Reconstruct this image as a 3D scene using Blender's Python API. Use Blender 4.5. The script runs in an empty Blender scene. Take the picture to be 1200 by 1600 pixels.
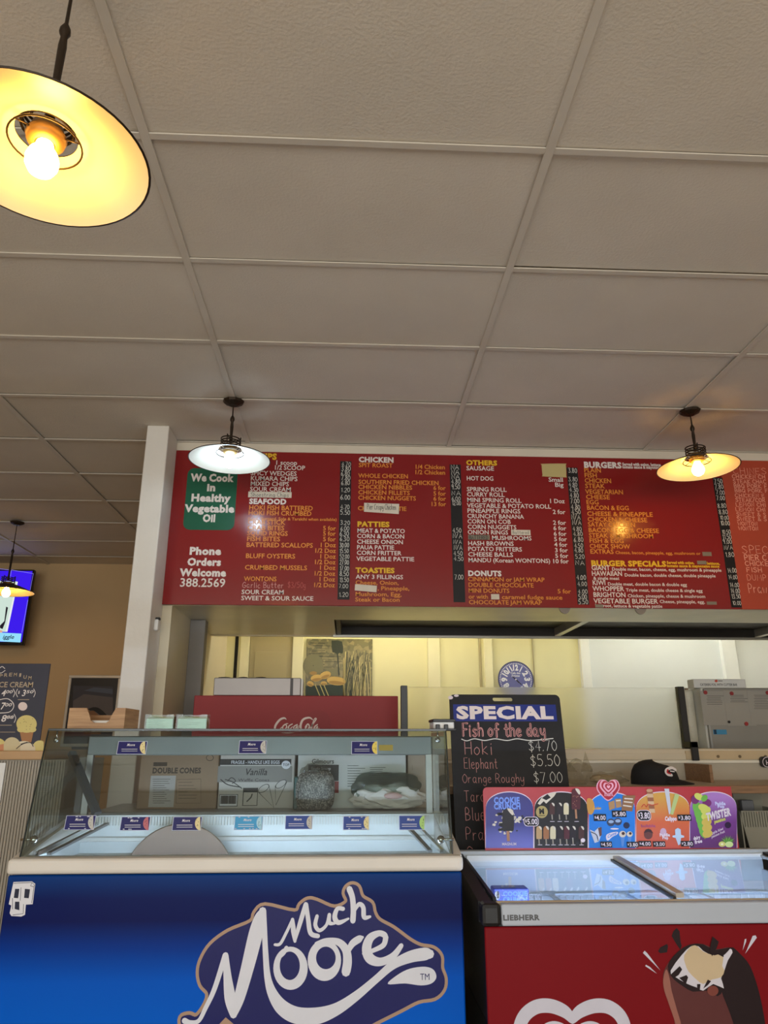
import bpy, bmesh, math, random
from mathutils import Vector, Matrix
from mathutils.geometry import tessellate_polygon
random.seed(7)
scene = bpy.context.scene
COL = scene.collection

# ------------------------------------------------------------------ camera
CH = 1.30                                   # camera height above the floor
FPX = 1127.0
PITCH, YAW = math.radians(17.67), math.radians(2.72)
cam = bpy.data.cameras.new('camera')
cam_ob = bpy.data.objects.new('camera', cam)
COL.objects.link(cam_ob)
cam_ob.location = (0, 0, CH)
cam_ob.rotation_euler = (math.pi/2 + PITCH, 0, -YAW)
cam.sensor_fit = 'VERTICAL'; cam.sensor_height = 36.0; cam.lens = FPX*36.0/1600.0
cam.clip_start = 0.02
scene.camera = cam_ob

# ------------------------------------------------------------------ world and daylight
w = bpy.data.worlds.new('world'); scene.world = w; w.use_nodes = True
w.node_tree.nodes['Background'].inputs[0].default_value = (0.80, 0.90, 1.0, 1)
w.node_tree.nodes['Background'].inputs[1].default_value = 0.6
def area_light(name, loc, rot, sx, sy, power, col):
    l = bpy.data.lights.new(name, 'AREA'); l.shape = 'RECTANGLE'; l.size = sx; l.size_y = sy
    l.energy = power; l.color = col
    o = bpy.data.objects.new(name, l); COL.objects.link(o); o.location = loc; o.rotation_euler = rot
    return o
# daylight coming in through the shop window behind the camera
area_light('window_daylight', (-0.4, -3.95, 1.55), (math.pi/2, 0, 0), 6.0, 2.2, 262, (1.0, 0.96, 0.92))

vs = scene.view_settings
scene.display_settings.display_device = 'sRGB'
vs.view_transform = 'Standard'; vs.look = 'None'; vs.gamma = 1.0; vs.exposure = 0.0
vs.use_curve_mapping = False

# ------------------------------------------------------------------ pixel helpers (photo is 1200 x 1600)
CAM = Vector((0, 0, CH))
cF = Vector((math.sin(YAW)*math.cos(PITCH), math.cos(YAW)*math.cos(PITCH), math.sin(PITCH)))
cR = Vector((math.cos(YAW), -math.sin(YAW), 0)); cU = cR.cross(cF)
def ray(x, y): return cF*FPX + cR*(x-600) + cU*(800-y)
def PY(x, y, Y):
    d = ray(x, y); return CAM + d*(Y/d.y)
def PZ(x, y, z):
    d = ray(x, y); return CAM + d*((z-CH)/d.z)

# ------------------------------------------------------------------ materials
MATS = {}
def lin(c): 
    c = c/255.0
    return c/12.92 if c <= 0.04045 else ((c+0.055)/1.055)**2.4
def rgb(c): return (lin(c[0]), lin(c[1]), lin(c[2]), 1)
def M(name, col, rough=0.5, metal=0.0, var=0.08, scale=6.0, bump=0.0, bscale=60.0, coat=0.0, spec=0.5, emit=None, estr=0.0, alpha=1.0):
    if name in MATS: return MATS[name]
    m = bpy.data.materials.new(name); m.use_nodes = True; nt = m.node_tree; N = nt.nodes; L = nt.links
    b = N['Principled BSDF']
    b.inputs['Base Color'].default_value = rgb(col); b.inputs['Roughness'].default_value = rough
    b.inputs['Metallic'].default_value = metal; b.inputs['Specular IOR Level'].default_value = spec
    b.inputs['Coat Weight'].default_value = coat; b.inputs['Coat Roughness'].default_value = 0.08
    if emit is not None:
        b.inputs['Emission Color'].default_value = rgb(emit); b.inputs['Emission Strength'].default_value = estr
    if var or bump:
        tc = N.new('ShaderNodeTexCoord')
    if var:
        nz = N.new('ShaderNodeTexNoise'); nz.inputs['Scale'].default_value = scale; nz.inputs['Detail'].default_value = 5
        L.new(tc.outputs['Object'], nz.inputs['Vector'])
        mr = N.new('ShaderNodeMapRange'); mr.inputs[1].default_value = 0.25; mr.inputs[2].default_value = 0.75
        mr.inputs[3].default_value = 1-var; mr.inputs[4].default_value = 1+var
        L.new(nz.outputs['Fac'], mr.inputs[0])
        mx = N.new('ShaderNodeMix'); mx.data_type = 'RGBA'; mx.blend_type = 'MULTIPLY'; mx.inputs[0].default_value = 1
        mx.inputs[6].default_value = rgb(col); L.new(mr.outputs[0], mx.inputs[7]); L.new(mx.outputs[2], b.inputs['Base Color'])
    if bump:
        n2 = N.new('ShaderNodeTexNoise'); n2.inputs['Scale'].default_value = bscale; n2.inputs['Detail'].default_value = 2
        L.new(tc.outputs['Object'], n2.inputs['Vector'])
        bp = N.new('ShaderNodeBump'); bp.inputs['Strength'].default_value = bump; bp.inputs['Distance'].default_value = 0.01
        L.new(n2.outputs['Fac'], bp.inputs['Height']); L.new(bp.outputs[0], b.inputs['Normal'])
    MATS[name] = m; return m
def ink(name, col, rough=0.45): return M('print_'+name, col, rough, var=0.03, scale=20, spec=0.3)
def glassmat(name, tint, rough=0.02, ior=1.45, refl=1.0, milky=0.0, milkcol=(225, 225, 215)):
    if name in MATS: return MATS[name]
    m = bpy.data.materials.new(name); m.use_nodes = True; nt = m.node_tree; N = nt.nodes; L = nt.links
    N.remove(N['Principled BSDF'])
    tr = N.new('ShaderNodeBsdfTransparent'); tr.inputs[0].default_value = rgb(tint)
    gl = N.new('ShaderNodeBsdfGlossy'); gl.inputs['Roughness'].default_value = rough; gl.inputs[0].default_value = (refl, refl, refl, 1)
    fr = N.new('ShaderNodeFresnel'); fr.inputs[0].default_value = ior
    ge = N.new('ShaderNodeNewGeometry'); inv = N.new('ShaderNodeMath'); inv.operation = 'SUBTRACT'; inv.inputs[0].default_value = 1.0
    mu = N.new('ShaderNodeMath'); mu.operation = 'MULTIPLY'          # the pane reflects once, at its outer face
    L.new(ge.outputs['Backfacing'], inv.inputs[1]); L.new(fr.outputs[0], mu.inputs[0]); L.new(inv.outputs[0], mu.inputs[1])
    mx = N.new('ShaderNodeMixShader'); L.new(mu.outputs[0], mx.inputs[0]); L.new(tr.outputs[0], mx.inputs[1]); L.new(gl.outputs[0], mx.inputs[2])
    out = mx
    if milky:
        df = N.new('ShaderNodeBsdfDiffuse'); df.inputs[0].default_value = rgb(milkcol)
        tl = N.new('ShaderNodeBsdfTranslucent'); tl.inputs[0].default_value = rgb(milkcol)
        ma = N.new('ShaderNodeMixShader'); ma.inputs[0].default_value = 0.75
        L.new(df.outputs[0], ma.inputs[1]); L.new(tl.outputs[0], ma.inputs[2])
        mk = N.new('ShaderNodeMixShader'); mk.inputs[0].default_value = milky
        L.new(mx.outputs[0], mk.inputs[1]); L.new(ma.outputs[0], mk.inputs[2]); out = mk
    L.new(out.outputs[0], N['Material Output'].inputs[0])
    MATS[name] = m; return m
def frostmat(name, tint):
    m = bpy.data.materials.new(name); m.use_nodes = True; N = m.node_tree.nodes; L = m.node_tree.links
    N.remove(N['Principled BSDF'])
    tr = N.new('ShaderNodeBsdfTransparent'); tr.inputs[0].default_value = rgb(tint)
    rf = N.new('ShaderNodeBsdfRefraction'); rf.inputs['IOR'].default_value = 1.12; rf.inputs['Roughness'].default_value = 0.33; rf.inputs[0].default_value = (1, 1, 1, 1)
    mx = N.new('ShaderNodeMixShader'); mx.inputs[0].default_value = 0.82; L.new(tr.outputs[0], mx.inputs[1]); L.new(rf.outputs[0], mx.inputs[2])
    L.new(mx.outputs[0], N['Material Output'].inputs[0]); MATS[name] = m; return m
def emitmat(name, col, strength):
    if name in MATS: return MATS[name]
    m = bpy.data.materials.new(name); m.use_nodes = True; N = m.node_tree.nodes
    N.remove(N['Principled BSDF'])
    e = N.new('ShaderNodeEmission'); e.inputs[0].default_value = rgb(col); e.inputs[1].default_value = strength
    m.node_tree.links.new(e.outputs[0], N['Material Output'].inputs[0]); MATS[name] = m; return m
def rampmat(name, axis, stops, rough=0.4, spec=0.5, space='Object'):
    """printed or grained colour running along one object axis; stops = [(metres, colour)]"""
    m = bpy.data.materials.new(name); m.use_nodes = True; N = m.node_tree.nodes; L = m.node_tree.links
    b = N['Principled BSDF']; b.inputs['Roughness'].default_value = rough; b.inputs['Specular IOR Level'].default_value = spec
    tc = N.new('ShaderNodeTexCoord'); sp = N.new('ShaderNodeSeparateXYZ'); L.new(tc.outputs[space], sp.inputs[0])
    lo, hi = stops[0][0], stops[-1][0]
    mr = N.new('ShaderNodeMapRange'); mr.inputs[1].default_value = lo; mr.inputs[2].default_value = hi
    L.new(sp.outputs[axis], mr.inputs[0]); rp = N.new('ShaderNodeValToRGB'); L.new(mr.outputs[0], rp.inputs[0])
    el = rp.color_ramp.elements
    while len(el) < len(stops): el.new(0.5)
    for i, (p, c) in enumerate(stops): el[i].position = (p-lo)/(hi-lo); el[i].color = rgb(c)
    L.new(rp.outputs[0], b.inputs['Base Color']); MATS[name] = m; return m
def woodmat(name, c1, c2, sc=(2, 30, 30), rough=0.5):
    if name in MATS: return MATS[name]
    m = bpy.data.materials.new(name); m.use_nodes = True; N = m.node_tree.nodes; L = m.node_tree.links
    b = N['Principled BSDF']; b.inputs['Roughness'].default_value = rough
    tc = N.new('ShaderNodeTexCoord'); mp = N.new('ShaderNodeMapping'); mp.inputs['Scale'].default_value = sc
    L.new(tc.outputs['Object'], mp.inputs[0]); nz = N.new('ShaderNodeTexNoise'); nz.inputs['Scale'].default_value = 2.5; nz.inputs['Detail'].default_value = 6
    L.new(mp.outputs[0], nz.inputs['Vector']); rp = N.new('ShaderNodeValToRGB'); L.new(nz.outputs['Fac'], rp.inputs[0])
    rp.color_ramp.elements[0].position = .3; rp.color_ramp.elements[1].position = .7
    rp.color_ramp.elements[0].color = rgb(c1); rp.color_ramp.elements[1].color = rgb(c2)
    L.new(rp.outputs[0], b.inputs['Base Color']); MATS[name] = m; return m
def specklemat(name, cols, scale, rough=0.4):
    if name in MATS: return MATS[name]
    m = bpy.data.materials.new(name); m.use_nodes = True; N = m.node_tree.nodes; L = m.node_tree.links
    b = N['Principled BSDF']; b.inputs['Roughness'].default_value = rough
    tc = N.new('ShaderNodeTexCoord'); v = N.new('ShaderNodeTexVoronoi'); v.inputs['Scale'].default_value = scale
    L.new(tc.outputs['Object'], v.inputs['Vector']); sp = N.new('ShaderNodeSeparateColor'); L.new(v.outputs['Color'], sp.inputs[0])
    rp = N.new('ShaderNodeValToRGB'); rp.color_ramp.interpolation = 'CONSTANT'; L.new(sp.outputs[0], rp.inputs[0])
    el = rp.color_ramp.elements
    while len(el) < len(cols): el.new(0.5)
    for i, c in enumerate(cols): el[i].position = i/len(cols); el[i].color = rgb(c)
    L.new(rp.outputs[0], b.inputs['Base Color']); MATS[name] = m; return m

# ------------------------------------------------------------------ object helpers
BASE = {}
def thing(name, label, cat, loc=(0, 0, 0), group=None):
    o = bpy.data.objects.new(name, None); COL.objects.link(o); o.location = loc; o.empty_display_size = 0.05
    o['label'] = label; o['category'] = cat
    if group: o['group'] = group
    BASE[o.name] = Vector(loc); return o
def link_mesh(name, me, parent=None, origin=None):
    o = bpy.data.objects.new(name, me); COL.objects.link(o)
    if parent is not None:
        o.parent = parent; BASE[o.name] = BASE[parent.name]
    else:
        BASE[o.name] = Vector(origin) if origin is not None else Vector((0, 0, 0)); o.location = BASE[o.name]
    return o
def tag(o, label, cat, group=None):
    o['label'] = label; o['category'] = cat
    if group: o['group'] = group
    return o
class MB:
    """collects shapes given in world metres; build() links them as one mesh object"""
    def __init__(s): s.v = []; s.f = []; s.mi = []; s.sm = []; s.mats = []
    def add(s, vs, fs, mat=None, smooth=False):
        if mat is None: mat = s.mats[-1] if s.mats else None
        if mat not in s.mats: s.mats.append(mat)
        k = len(s.v); i = s.mats.index(mat)
        s.v += [tuple(p) for p in vs]
        for f in fs: s.f.append(tuple(k+j for j in f)); s.mi.append(i); s.sm.append(smooth)
        return s
    def bm(s, b, mat, smooth=False):
        b.verts.index_update()
        s.add([v.co.copy() for v in b.verts], [[v.index for v in f.verts] for f in b.faces], mat, smooth); b.free(); return s
    def box(s, x0, x1, y0, y1, z0, z1, mat, b=0.0, seg=1):
        bb = bmesh.new(); bmesh.ops.create_cube(bb, size=1)
        for v in bb.verts:
            v.co = Vector(((x0+x1)/2+v.co.x*(x1-x0), (y0+y1)/2+v.co.y*(y1-y0), (z0+z1)/2+v.co.z*(z1-z0)))
        if b: bmesh.ops.bevel(bb, geom=list(bb.edges), offset=b, segments=seg, affect='EDGES', profile=0.5)
        return s.bm(bb, mat, False)
    def bar(s, p0, p1, wx, wy, mat, up=(0, 0, 1)):
        p0, p1 = Vector(p0), Vector(p1); d = (p1-p0).normalized(); u = Vector(up)
        a = d.cross(u); a = a.normalized() if a.length > 1e-5 else Vector((1, 0, 0)); c = a.cross(d).normalized()
        vs = [p + a*sx*wx/2 + c*sy*wy/2 for p in (p0, p1) for sx, sy in ((-1, -1), (1, -1), (1, 1), (-1, 1))]
        return s.add(vs, [(3, 2, 1, 0), (4, 5, 6, 7), (0, 1, 5, 4), (1, 2, 6, 5), (2, 3, 7, 6), (3, 0, 4, 7)], mat)
    def tube(s, pts, r, mat, seg=8, closed=False, caps=True, smooth=True):
        pts = [Vector(p) for p in pts]; n = len(pts); rs = r if isinstance(r, (list, tuple)) else [r]*n
        vs = []; prev = None
        for i, p in enumerate(pts):
            if closed: t = (pts[(i+1) % n]-pts[i-1])
            else: t = pts[min(i+1, n-1)]-pts[max(i-1, 0)]
            t.normalize()
            if prev is None:
                a = t.orthogonal().normalized()
            else:
                a = prev - t*prev.dot(t); a = a.normalized() if a.length > 1e-6 else t.orthogonal().normalized()
            prev = a; c = t.cross(a)
            vs += [p + (a*math.cos(2*math.pi*k/seg)+c*math.sin(2*math.pi*k/seg))*rs[i] for k in range(seg)]
        fs = []
        for i in range(n if closed else n-1):
            j = (i+1) % n
            fs += [(i*seg+k, i*seg+(k+1) % seg, j*seg+(k+1) % seg, j*seg+k) for k in range(seg)]
        if caps and not closed: fs += [tuple(range(seg-1, -1, -1)), tuple((n-1)*seg+k for k in range(seg))]
        return s.add(vs, fs, mat, smooth)
    def lathe(s, c, prof, mat, seg=40, smooth=True, cap=False):
        c = Vector(c); vs = []; n = len(prof)
        for r, z in prof: vs += [c+Vector((r*math.cos(2*math.pi*k/seg), r*math.sin(2*math.pi*k/seg), z)) for k in range(seg)]
        fs = [(i*seg+k, i*seg+(k+1) % seg, (i+1)*seg+(k+1) % seg, (i+1)*seg+k) for i in range(n-1) for k in range(seg)]
        if cap: fs += [tuple(range(seg-1, -1, -1)), tuple((n-1)*seg+k for k in range(seg))]
        return s.add(vs, fs, mat, smooth)
    def prism(s, pts, vec, mat):
        """closed outline of 3D points pushed along vec"""
        pts = [Vector(p) for p in pts]; vec = Vector(vec); n = len(pts)
        vs = pts + [p+vec for p in pts]
        tri = tessellate_polygon([pts])
        fs = [tuple(t) for t in tri] + [tuple(n+i for i in reversed(t)) for t in tri] + [(i, (i+1) % n, n+(i+1) % n, n+i) for i in range(n)]
        return s.add(vs, fs, mat)
    def blob(s, c, rx, ry, rz, mat, amp=0.12, sub=3, seed=0, flat=True, power=1.0):
        bb = bmesh.new(); bmesh.ops.create_icosphere(bb, subdivisions=sub, radius=1); rr = random.Random(seed)
        ph = [(rr.uniform(2, 7), Vector((rr.uniform(-1, 1), rr.uniform(-1, 1), rr.uniform(-1, 1))), rr.uniform(0, 6)) for _ in range(9)]
        for v in bb.verts:
            d = sum(math.sin(f*2*v.co.dot(a)+p) for f, a, p in ph)/9
            q = Vector([math.copysign(abs(t)**power, t) for t in v.co])*(1+amp*2*d)
            v.co = Vector((c[0]+q.x*rx, c[1]+q.y*ry, c[2]+(max(q.z, -0.8) if flat else q.z)*rz))
        return s.bm(bb, mat, not flat)
    def build(s, name, parent=None, origin=None, fix=True):
        base = BASE[parent.name] if parent is not None else Vector(origin if origin is not None else (0, 0, 0))
        me = bpy.data.meshes.new(name); me.from_pydata([Vector(p)-base for p in s.v], [], s.f)
        for m in s.mats: me.materials.append(m)
        me.polygons.foreach_set('material_index', s.mi); me.polygons.foreach_set('use_smooth', s.sm)
        if fix:
            bb = bmesh.new(); bb.from_mesh(me); bmesh.ops.recalc_face_normals(bb, faces=list(bb.faces)); bb.to_mesh(me); bb.free()
        me.update()
        return link_mesh(name, me, parent, base)
def struct(o): o['kind'] = 'structure'; return o

# ------------------------------------------------------------------ lettering: glyphs of the built-in font, and a pen-stroke alphabet
CHARS = "ABCDEFGHIJKLMNOPQRSTUVWXYZabcdefghijklmnopqrstuvwxyz0123456789&.,()/$-%'"
GLYPH = {}
def make_glyphs():
    obs = []
    def fo(body, off):
        cu = bpy.data.curves.new('g', 'FONT'); cu.body = body; cu.size = 1; cu.resolution_u = 2; cu.offset = off; cu.fill_mode = 'FRONT'
        o = bpy.data.objects.new('g', cu); COL.objects.link(o); obs.append(o); return o
    hh = fo('HH', 0); single = {}; adv = {}
    for ch in CHARS:
        adv[ch] = fo('H'+ch+'H', 0)
        for st, off in (('r', 0.0), ('b', 0.014), ('h', 0.05)): single[st, ch] = fo(ch, off)
    bpy.context.view_layer.update()
    dg = bpy.context.evaluated_depsgraph_get()
    capo = single['r', 'H'].evaluated_get(dg).to_mesh(); cap = max(v.co.y for v in capo.vertices)
    w0 = hh.evaluated_get(dg).dimensions.x
    for (st, ch), o in single.items():
        ev = o.evaluated_get(dg); me = ev.to_mesh()
        vs = [(v.co.x/cap, v.co.y/cap) for v in me.vertices]; fs = [tuple(p.vertices) for p in me.polygons]
        a = (adv[ch].evaluated_get(dg).dimensions.x-w0)/cap
        GLYPH[st, ch] = (vs, fs, a + (0.06 if st == 'h' else 0.0)); ev.to_mesh_clear()
    for st in 'rbh': GLYPH[st, ' '] = ([], [], 0.38)
    for o in obs:
        d = o.data; bpy.data.objects.remove(o); bpy.data.curves.remove(d)
make_glyphs()
HAND = {k: [[tuple(float(t) for t in p.split(',')) for p in pl.split()] for pl in v.split('|')] for k, v in {
 '0': '.3,1 .05,.7 .05,.3 .3,0 .55,.3 .55,.7 .3,1', '1': '.12,.8 .3,1 .3,0', '2': '.05,.8 .25,1 .5,.85 .48,.6 .05,0 .55,0',
 '3': '.05,.9 .3,1 .5,.8 .25,.55 .55,.3 .3,0 .02,.12', '4': '.42,0 .42,1 .02,.35 .6,.35', '5': '.5,1 .12,1 .08,.6 .35,.62 .55,.35 .35,.03 .03,.08',
 '6': '.45,1 .1,.5 .08,.2 .3,0 .52,.2 .45,.45 .12,.4', '7': '.03,1 .55,1 .2,0', '8': '.3,.55 .08,.78 .3,1 .52,.78 .3,.55 .05,.25 .3,0 .55,.25 .3,.55',
 '9': '.5,.75 .3,.5 .08,.75 .3,1 .5,.75 .4,0', '.': '.08,0 .14,.07', '$': '.52,.8 .3,.92 .06,.75 .3,.5 .54,.28 .3,.05 .05,.18|.3,1.08 .3,-.1',
 '/': '0,0 .4,1', '-': '.05,.45 .4,.45', '&': '.6,0 .15,.75 .3,1 .42,.78 .05,.25 .25,0 .6,.4', 'A': '0,0 .3,1 .6,0|.12,.38 .48,.38',
 'B': '.05,0 .05,1 .4,.9 .4,.6 .05,.52 .5,.4 .48,.1 .05,0', 'C': '.55,.85 .35,1 .08,.75 .05,.3 .3,0 .55,.15', 'D': '.05,0 .05,1 .4,.88 .55,.5 .4,.1 .05,0',
 'E': '.5,1 .05,1 .05,0 .52,0|.05,.52 .42,.52', 'F': '.5,1 .05,1 .05,0|.05,.52 .4,.52', 'G': '.55,.85 .3,1 .05,.65 .08,.2 .35,0 .56,.2 .56,.45 .32,.45',
 'H': '.05,1 .05,0|.55,1 .55,0|.05,.5 .55,.5', 'I': '.12,1 .12,0', 'J': '.4,1 .4,.15 .2,0 .03,.15', 'K': '.05,1 .05,0|.5,1 .05,.45 .55,0',
 'L': '.05,1 .05,0 .5,0', 'M': '.03,0 .1,1 .35,.4 .6,1 .67,0', 'N': '.05,0 .05,1 .52,0 .52,1', 'O': '.3,1 .05,.7 .05,.3 .3,0 .57,.3 .57,.7 .3,1',
 'P': '.05,0 .05,1 .4,.95 .5,.72 .35,.5 .05,.48', 'Q': '.3,1 .05,.7 .05,.3 .3,0 .57,.3 .57,.7 .3,1|.4,.25 .62,-.05', 'R': '.05,0 .05,1 .42,.95 .48,.7 .3,.5 .05,.48|.25,.5 .55,0',
 'S': '.52,.85 .3,1 .06,.8 .3,.53 .54,.28 .3,0 .03,.15', 'T': '0,1 .6,1|.3,1 .3,0', 'U': '.05,1 .05,.25 .28,0 .52,.25 .52,1', 'V': '0,1 .28,0 .55,1',
 'W': '0,1 .17,0 .36,.7 .55,0 .72,1', 'X': '0,0 .5,1|0,1 .5,0', 'Y': '0,1 .27,.5 .54,1|.27,.5 .27,0', 'Z': '.03,1 .5,1 .03,0 .53,0',
 'a': '.45,.5 .25,.62 .05,.35 .2,0 .42,.2 .47,.6 .45,.05 .55,0', 'b': '.05,1 .05,0 .3,0 .45,.3 .25,.58 .05,.4', 'c': '.42,.52 .2,.6 .05,.3 .2,0 .42,.1',
 'd': '.42,.45 .2,.6 .05,.3 .2,0 .42,.2|.45,1 .45,0', 'e': '.06,.32 .42,.38 .3,.6 .1,.5 .06,.2 .22,0 .44,.1', 'f': '.4,.95 .25,1 .18,.8 .18,-.05|.03,.55 .38,.55',
 'g': '.42,.5 .2,.6 .06,.3 .22,.05 .42,.25 .44,.58 .42,-.2 .2,-.35 .05,-.22', 'h': '.05,1 .05,0|.05,.4 .28,.6 .42,.4 .42,0', 'i': '.1,.58 .1,0|.1,.78 .12,.84',
 'k': '.05,1 .05,0|.38,.6 .05,.28 .42,0', 'l': '.1,1 .1,.05 .16,0', 'm': '.04,.6 .04,0|.04,.42 .2,.6 .3,.4 .3,0|.3,.42 .46,.6 .56,.4 .56,0', 'n': '.05,.6 .05,0|.05,.4 .28,.6 .42,.4 .42,0',
 'o': '.24,.6 .05,.4 .06,.15 .24,0 .43,.2 .42,.45 .24,.6', 'p': '.06,.6 .06,-.35|.06,.4 .28,.6 .44,.3 .25,0 .06,.12', 'r': '.06,.6 .06,0|.06,.35 .22,.58 .36,.55',
 's': '.36,.52 .2,.6 .08,.45 .22,.3 .36,.15 .2,0 .04,.08', 't': '.2,.95 .2,.1 .3,0 .4,.06|.04,.62 .38,.62', 'u': '.06,.6 .06,.15 .2,0 .4,.18|.42,.6 .42,0',
 'w': '.03,.6 .15,0 .3,.45 .45,0 .57,.6', 'y': '.05,.6 .08,.25 .25,.15 .42,.35|.44,.6 .42,-.15 .25,-.35 .08,-.25', 'v': '.03,.6 .2,0 .38,.6', ' ': '.0,0 .0,0'}.items()}
CURVY = set("0235689SCOGQUJBDPRabcdefghopsuy$&")
def catmull(pts, n=6, closed=False):
    if len(pts) < 3: return [tuple(p) for p in pts]
    out = []; N = len(pts); k = len(pts[0])
    for i in range(N if closed else N-1):
        p = [pts[j % N] if closed else pts[max(0, min(N-1, j))] for j in (i-1, i, i+1, i+2)]
        for q in range(n):
            t = q/n
            out.append(tuple(0.5*(2*p[1][d]+(p[2][d]-p[0][d])*t+(2*p[0][d]-5*p[1][d]+4*p[2][d]-p[3][d])*t*t+(3*p[1][d]-p[0][d]-3*p[2][d]+p[3][d])*t**3) for d in range(k)))
    if not closed: out.append(tuple(pts[-1]))
    return out

class Canvas:
    """flat print, lettering and stickers on one plane of a real object; positions may be given as photo pixels"""
    def __init__(s, p0, u=(1, 0, 0), v=(0, 0, 1), step=0.0006):
        s.p0 = Vector(p0); s.u = Vector(u).normalized(); s.v = Vector(v).normalized(); s.n = s.u.cross(s.v).normalized()
        s.step = step; s.parts = {}; s.map = (0, 0, 1.0); s.k = 0
    def at(s, ox, oy, sc): s.map = (ox, oy, sc); return s
    def uv(s, x, y):
        x = s.map[0]+x/s.map[2]; y = s.map[1]+y/s.map[2]
        d = ray(x, y); t = (s.p0-CAM).dot(s.n)/d.dot(s.n); q = CAM+d*t-s.p0
        return q.dot(s.u), q.dot(s.v)
    def w(s, a, b, layer): return s.p0+s.u*a+s.v*b+s.n*(s.step*layer)
    def mb(s, part): return s.parts.setdefault(part, MB())
    def tris(s, part, mat, pts, fs, layer):
        s.k = (s.k+1) % 18; layer += 0.05*s.k                      # keeps overlapping ink from lying in one plane
        s.mb(part).add([s.w(a, b, layer) for a, b in pts], fs, mat)
    def polyuv(s, part, mat, pts, layer=1):
        fs = [tuple(t) for t in tessellate_polygon([[Vector((a, b, 0)) for a, b in pts]])]
        s.tris(part, mat, pts, fs, layer)
    def poly(s, part, mat, pts, layer=1, smooth=0):
        if smooth: pts = catmull(pts, smooth, True)
        s.polyuv(part, mat, [s.uv(*p) for p in pts], layer)
    def rect(s, part, mat, x0, y0, x1, y1, layer=1, r=0.0):
        a, b = s.uv(x0, y0), s.uv(x1, y1); s.rectuv(part, mat, min(a[0], b[0]), min(a[1], b[1]), max(a[0], b[0]), max(a[1], b[1]), layer, r)
    def rectuv(s, part, mat, a0, b0, a1, b1, layer=1, r=0.0):
        if not r: return s.polyuv(part, mat, [(a0, b0), (a1, b0), (a1, b1), (a0, b1)], layer)
        pts = []
        for cx, cy, t0 in ((a1-r, b0+r, -90), (a1-r, b1-r, 0), (a0+r, b1-r, 90), (a0+r, b0+r, 180)):
            pts += [(cx+r*math.cos(math.radians(t0+k*18)), cy+r*math.sin(math.radians(t0+k*18))) for k in range(6)]
        s.polyuv(part, mat, pts, layer)
    def ell(s, part, mat, cx, cy, rx, ry, layer=1, n=28, rot=0, a0=0, a1=360):
        ca, sa = math.cos(math.radians(rot)), math.sin(math.radians(rot)); pts = []
        m = n if a1-a0 >= 360 else n+1
        for k in range(m):
            t = math.radians(a0+(a1-a0)*k/n); x, y = rx*math.cos(t), ry*math.sin(t); pts.append((cx+x*ca-y*sa, cy+x*sa+y*ca))
        s.poly(part, mat, pts, layer)
    def stroke(s, part, mat, pts, wd=2, layer=1, smooth=5, closed=False):
        sc = abs(s.uv(pts[0][0]+1, pts[0][1])[0]-s.uv(pts[0][0], pts[0][1])[0])
        q = [(*s.uv(p[0], p[1]), (p[2] if len(p) > 2 else wd)*sc) for p in pts]
        if smooth: q = catmull(q, smooth, closed)
        s.ribbon(part, mat, q, layer, closed)
    def ribbon(s, part, mat, q, layer, closed=False):
        n = len(q); vs = []
        for i in range(n):
            a = q[i-1] if (closed or i > 0) else q[i]; b = q[(i+1) % n] if (closed or i < n-1) else q[i]
            dx, dy = b[0]-a[0], b[1]-a[1]; l = math.hypot(dx, dy) or 1e-9; nx, ny = -dy/l, dx/l; h = max(q[i][2], 1e-5)/2
            vs += [(q[i][0]+nx*h, q[i][1]+ny*h), (q[i][0]-nx*h, q[i][1]-ny*h)]
        fs = [(2*i, 2*i+1, 2*((i+1) % n)+1, 2*((i+1) % n)) for i in range(n if closed else n-1)]
        s.tris(part, mat, vs, fs, layer)
        if not closed:
            for e in (0, n-1):                                     # round pen ends
                r = q[e][2]/2
                if r > 0: s.polyuv(part, mat, [(q[e][0]+r*math.cos(k*math.pi/4), q[e][1]+r*math.sin(k*math.pi/4)) for k in range(8)], layer)
    def text(s, part, mat, txt, x0, y, x1=None, h=10, font='b', layer=2, y1=None, wd=0.1, jit=0.0, right=None, italic=0.0):
        a, b = s.uv(x0 if x0 is not None else right, y); hh = abs(s.uv(x0 if x0 is not None else right, y-h)[1]-b)
        e = s.uv(x1, y if y1 is None else y1) if x1 is not None else None
        s.textuv(part, mat, txt, a, b, hh, e[0]-a if e else None, font, layer, (e[1]-b) if (e and y1 is not None) else 0.0, wd, jit, right is not None, italic)
    def textuv(s, part, mat, txt, a, b, hh, width=None, font='b', layer=2, rise=0.0, wd=0.1, jit=0.0, right=False, italic=0.0):
        if font == 'hand':
            adv = [max(max(p[0] for pl in HAND[c] for p in pl)+0.2, 0.28) if c != ' ' else 0.4 for c in txt]
        else: adv = [GLYPH[font, c][2] for c in txt]
        tot = sum(adv) or 1
        sx = hh if width is None else width/tot
        if right: a -= tot*sx
        x = 0.0; vs = []; fs = []; slope = rise/(tot*sx) if rise else 0.0
        for c, ad in zip(txt, adv):
            if font == 'hand':
                jx, jy, js = random.uniform(-jit, jit), random.uniform(-jit, jit), 1+random.uniform(-jit, jit)
                for pl in HAND[c]:
                    if len(pl) == 2 and pl[0] == pl[1]: continue
                    q = [(a+(x+p[0]*js+jx)*sx, b+(p[1]*js+jy)*hh+slope*(x+p[0])*sx, wd*hh) for p in pl]
                    if c in CURVY: q = catmull(q, 4)
                    s.ribbon(part, mat, q, layer)
            else:
                g = GLYPH[font, c]; k = len(vs)
                vs += [(a+(x+p[0]+italic*p[1])*sx, b+p[1]*hh+slope*(x+p[0])*sx) for p in g[0]]; fs += [tuple(k+i for i in f) for f in g[1]]
            x += ad
        if vs: s.tris(part, mat, vs, fs, layer)
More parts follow.
